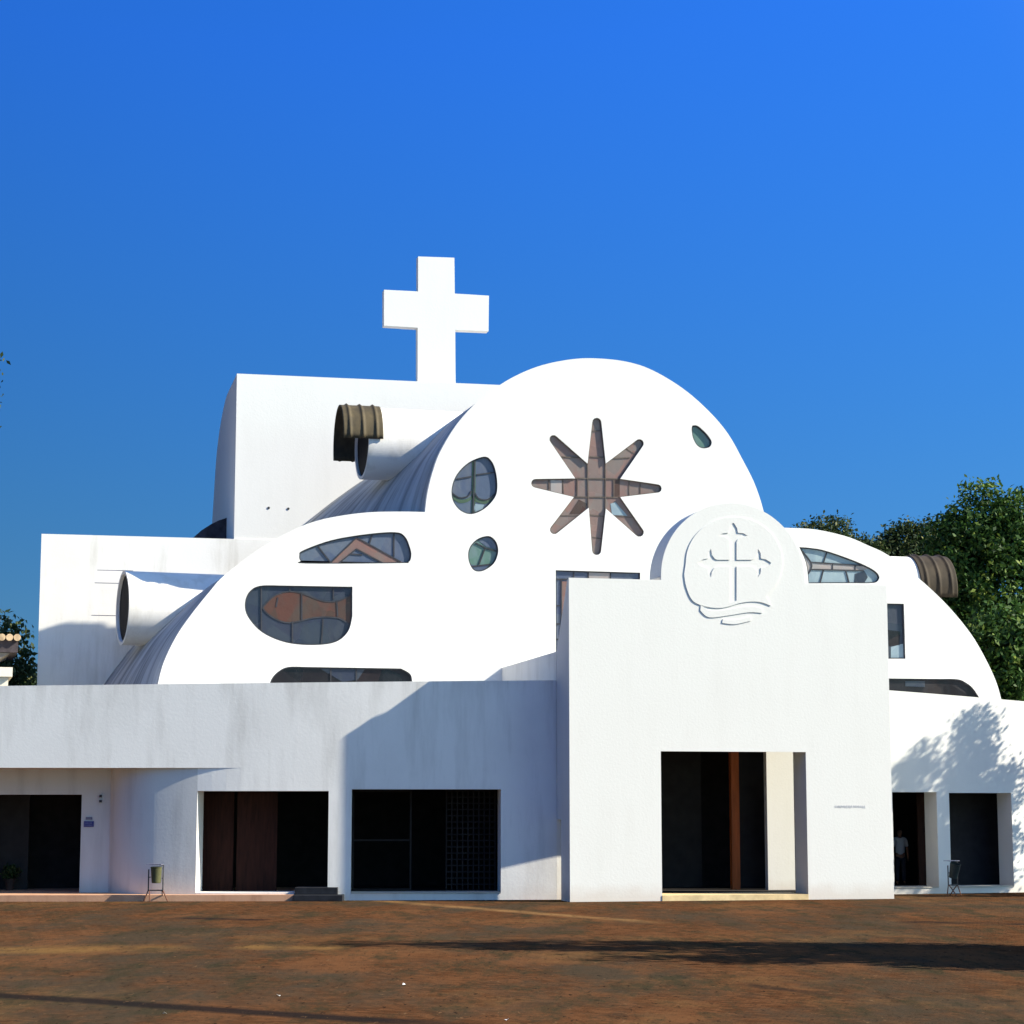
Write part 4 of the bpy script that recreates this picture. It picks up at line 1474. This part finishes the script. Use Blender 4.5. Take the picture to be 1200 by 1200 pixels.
def tree(loc, blobs, trunk_h, trunk_r, label, seed, n_clump=500, per=26, size=0.34, clump=0.42, mat='leaf', cat='tree', group=None, limbs=9, narrow=0.5, name='tree'):
    root = empty(name, loc)
    crown, cl = leaf_cloud('crown', blobs, n_clump, per, size, clump, mat, root, seed, narrow=narrow)
    rs_ = random.Random(seed)
    tb = MB()
    top = max(b[2] for b in blobs)
    lean = (rs_.uniform(-.25, .25), rs_.uniform(-.25, .25))
    tb.tube([(0, 0, -0.1), (0.03, 0, 0.3), (lean[0] * 0.5, lean[1] * 0.5, trunk_h * 0.5), (lean[0], lean[1], trunk_h), (blobs[0][0] * 0.5, blobs[0][1] * 0.5, (trunk_h + top) / 2 + 0.4), (blobs[0][0] * 0.8, blobs[0][1] * 0.8, top)],
            [trunk_r * 1.5, trunk_r * 1.1, trunk_r, trunk_r * 0.85, trunk_r * 0.45, trunk_r * 0.12], 12)
    tr = tb.build('trunk', 'bark', root, smooth=True)
    lb = MB()
    for i in range(limbs):
        c = cl[rs_.randrange(len(cl))]
        z0_ = trunk_h * rs_.uniform(0.75, 1.0) + (top - trunk_h) * rs_.uniform(0, 0.4)
        st_ = Vector((lean[0] * 0.9, lean[1] * 0.9, z0_))
        e = Vector(c)
        mid = st_.lerp(e, 0.5) + Vector((rs_.uniform(-.3, .3), rs_.uniform(-.3, .3), rs_.uniform(0.1, 0.5)))
        lb.tube([st_, mid, e], [trunk_r * 0.45, trunk_r * 0.28, trunk_r * 0.07], 7)
    lb.build('limbs', 'bark', root, smooth=True)
    return tag(root, label, cat, group)


def at_px(px, y):
    return ((px - 600) / F * y, y)


def zpx(py, y):
    return H + (945 - py) * y / F


# trees behind the church on the right
Y = 94
x, y = at_px(1188, Y)
tree((x, y, 0), [(0, 0, 9.2, 3.7, 4.2, 6.2), (-2.5, -0.4, 13.5, 1.35, 1.6, 2.2), (-1.3, -0.5, 14.55, 1.6, 1.8, 2.2), (0.8, -0.3, 14.5, 1.9, 2.0, 2.2), (2.9, 0, 13.4, 2.2, 2.2, 2.7), (-2.6, -1.4, 9.4, 1.6, 2.0, 3.6), (-2.2, -1.8, 6.5, 2.2, 2.2, 3.4), (0.2, -2.6, 7.6, 3.2, 2.0, 4.0)],
     4.0, 0.42, 'tall broad-leaved tree rising at the right edge behind the church', 3, n_clump=2500, per=28, size=0.27, clump=0.30, group='trees behind the church')
Y = 104
x, y = at_px(1062, Y)
tree((x, y, 0), [(0, 0, 12.9, 1.7, 2.2, 3.4), (1.5, 0, 12.9, 1.8, 2.2, 3.5), (-1.1, 0.4, 12.5, 1.2, 1.8, 2.9)],
     6.0, 0.34, 'dark dense tree between the rounded tree and the tall right-hand tree', 5, n_clump=1700, per=26, size=0.24, clump=0.27, mat='leaf_b', group='trees behind the church')
Y = 101
x, y = at_px(968, Y)
tree((x, y, 0), [(0, 0, 13.2, 2.3, 2.4, 3.05), (1.7, 0, 12.4, 1.9, 2.0, 2.7), (-1.3, 0.2, 12.6, 1.7, 2.0, 2.7), (3.2, 0, 11.6, 1.7, 1.8, 2.5)],
     7.0, 0.30, 'low rounded tree showing just above the right arch of the church', 8, n_clump=2000, per=26, size=0.21, clump=0.24, mat='leaf_b', group='trees behind the church')
Y = 86
x, y = at_px(1205, Y)
tree((x, y, 0), [(0, 0, 6.6, 2.6, 2.4, 3.4), (-1.8, -0.3, 5.6, 1.5, 1.6, 2.6), (-1.0, 0, 8.6, 1.4, 1.5, 2.0)],
     2.6, 0.26, 'bright leafy tree low behind the end of the right wing', 12, n_clump=900, per=26, size=0.28, clump=0.28, group='trees behind the church')

# trees at the left
Y = 84
x, y = at_px(-14, Y)
tree((x, y, 0), [(0, 0, 8.6, 1.5, 1.6, 1.4), (0.2, 0, 7.4, 1.35, 1.5, 1.3), (-1.4, 0.2, 8.0, 1.6, 1.6, 2.0)],
     5.0, 0.22, 'dark tree behind the tiled roof at the left edge', 21, n_clump=330, per=24, size=0.28, clump=0.28, mat='leaf_b', group='trees at the left edge')
Y = 92
x, y = at_px(30, Y)
tree((x, y, 0), [(0, 0, 7.5, 0.85, 1.2, 1.05), (-1.2, 0, 7.0, 1.0, 1.2, 1.5), (0.6, 0.3, 6.6, 0.8, 1.0, 1.0)],
     4.5, 0.16, 'dark bushy tree filling the gap left of the church', 22, n_clump=240, per=22, size=0.26, clump=0.26, mat='leaf_b', group='trees at the left edge')
Y = 79
x, y = at_px(-89, Y)
tree((x, y, 0), [(0.15, 0, 18.9, 2.0, 1.8, 1.2), (-2.2, 0, 17.6, 2.6, 2.4, 2.6), (0.1, 0, 17.6, 2.0, 1.6, 0.9)],
     11.0, 0.24, 'tall tree whose outer leaves just enter the left edge high up', 23, n_clump=620, per=24, size=0.24, clump=0.28, mat='leaf_b', group='trees at the left edge')

# trees of the yard on the sunny side, outside the picture, whose shadows fall into it
UT = 19.2
pt = W(UT, 1.02)
shade = [(1152, 842, .34, 3), (1156, 866, .42, 3), (1142, 884, .42, 3), (1160, 900, .5, 3), (1138, 915, .5, 3), (1168, 928, .5, 3), (1120, 922, .36, 3), (1066, 900, .32, 3),
         (1058, 922, .42, 3), (1078, 926, .34, 3), (1199, 900, .40, 3), (1198, 930, .45, 3), (1140, 955, .7, 3), (1190, 985, .55, 3), (1104, 950, .5, 3), (1108, 1000, .6, 3), (1150, 1020, .6, 3),
         (1080, 1010, .5, 3), (1108, 1040, .5, 3), (1160, 1040, .5, 3), (1190, 1035, .4, 3), (1075, 1052, .5, 1.6), (1110, 1054, .5, 1.4), (1150, 1056, .5, 1.2), (1195, 1056, .5, 1.2), (1180, 1050, .5, 2)]
bl = []
rt_ = random.Random(5)
for px, py, r_, vq in shade:
    uw, zw = P(px, py, vq)
    du = UT + rt_.uniform(-0.5, 0.5) - uw
    p_ = W(uw + du, vq - du * math.tan(R(90) - AZ), zw + du / math.sin(AZ) * math.tan(EL)) - pt
    bl.append((p_.x, p_.y, p_.z, r_, r_, r_ * 1.05))
tree(pt, bl, 3.6, 0.13, 'slender yard tree beside the right wing', 31, n_clump=560, per=24, size=0.17, clump=0.15, group='yard trees', limbs=7)
tree((15.2, 38.0, 0), [(0, 0, 8.4, 1.4, 1.5, 4.6), (0.2, -0.6, 5.4, 2.2, 2.0, 2.4)], 2.4, 0.2, 'tall yard tree on the sunny side', 33, n_clump=400, per=22, size=0.30, clump=0.34, group='yard trees')
tree((14.6, 35.0, 0), [(0, 0.2, 6.4, 0.9, 1.0, 2.6), (1.0, -0.5, 4.6, 1.5, 1.3, 1.6), (-0.6, 0.9, 4.0, 1.2, 1.2, 1.3)], 2.0, 0.2, 'shorter yard tree on the sunny side', 34, n_clump=330, per=22, size=0.28, clump=0.32, group='yard trees')

# ------------------------------------------------------------------ tiled house at the left edge
Y = 68.0
hx = (18 - 600) / F * Y
root = empty('tiled_house', (hx, Y, 0), TH + R(3))
tag(root, 'small cream house with a tiled roof at the left edge', 'house')
zc_ = zpx(784, Y)
MB().box(-6.0, -0.20, 0, 5, 0, zc_ - 0.30).build('wall', 'cream', root)
MB().box(-6.1, -0.08, -0.15, 5.1, zc_ - 0.298, zc_).build('cornice', 'cream', root)
zt = zpx(742, Y)
ze = zpx(748, Y)
rf = MB()
rf.prism([(-6.2, ze - 0.45), (0.10, ze - 0.45), (0.10, ze - 0.05), (-6.2, ze - 0.05)], 'v', 0.6, 4.4)
rf.build('roof_edge', 'tile_dark', root)
tl = MB()
for k in range(26):
    u_ = 0.06 - 0.24 * k
    tl.tube([(u_, 0.45, ze + 0.02), (u_, 3.6, ze + 0.16)], 0.115, 10)
tl.build('roof_tiles', 'tile', root)
gb = MB()
gb.prism([(-6.0, zc_ + 0.02), (-0.95, zc_ + 0.02), (-0.15, ze - 0.46), (-6.0, ze - 0.46)], 'v', 0.7, 4.2)
gb.build('gable', 'grey_board', root)

# ------------------------------------------------------------------ potted plants in the far left recess
for i, (px, py, sc) in enumerate(((11, 1043.2, 1.0),)):
    g_ = GR(px, py, 0.17)
    root = empty('potted_plant', (g_.x, g_.y, 0.17))
    n = 20
    pr = [(0.10, 0), (0.15, 0.28), (0.17, 0.28), (0.17, 0.33), (0.145, 0.33), (0.13, 0.27), (0.0, 0.27)]
    vs, fs = [], []
    for rr, zz in pr:
        for k in range(n):
            a = 2 * math.pi * k / n
            vs.append((rr * math.cos(a), rr * math.sin(a), zz))
    for j in range(len(pr) - 1):
        for k in range(n):
            fs.append((j * n + k, j * n + (k + 1) % n, (j + 1) * n + (k + 1) % n, (j + 1) * n + k))
    fs.append(tuple(range(n)))
    link('pot', vs, fs, 'pot', root)
    leaf_cloud('foliage', [(0, 0, 0.52, 0.22, 0.22, 0.20)], 40, 12, 0.12, 0.06, 'leaf_b', root, 50 + i)
    tag(root, 'dark potted plant in the shaded recess at the far left', 'plant')


# ------------------------------------------------------------------ scraps of paper on the paving
for i, (px, py) in enumerate(((473.5, 1154.5), (326.5, 1167.5), (193, 1188.5), (594, 1196))):
    g_ = GR(px, py)
    pc = MB()
    pc.add([(-.05, -.03, 0.012), (.04, -.045, 0.02), (.05, .03, 0.012), (-.03, .045, 0.05), (0, 0, .02)],
           [(0, 1, 4), (1, 2, 4), (2, 3, 4), (3, 0, 4)])
    pc.add([(-.05, -.03, 0.008), (.04, -.045, 0.016), (.05, .03, 0.008), (-.03, .045, 0.046), (0, 0, .016)],
           [(4, 1, 0), (4, 2, 1), (4, 3, 2), (4, 0, 3)])
    o = pc.build('paper_scrap', 'paper')
    o.location = (g_.x, g_.y, 0.002)
    o.rotation_euler = (0, 0, i * 1.3)
    o.scale = (0.45, 0.6, 0.6)
    tag(o, 'small white scrap of paper lying on the brown paving', 'litter', 'scraps of paper on the paving')
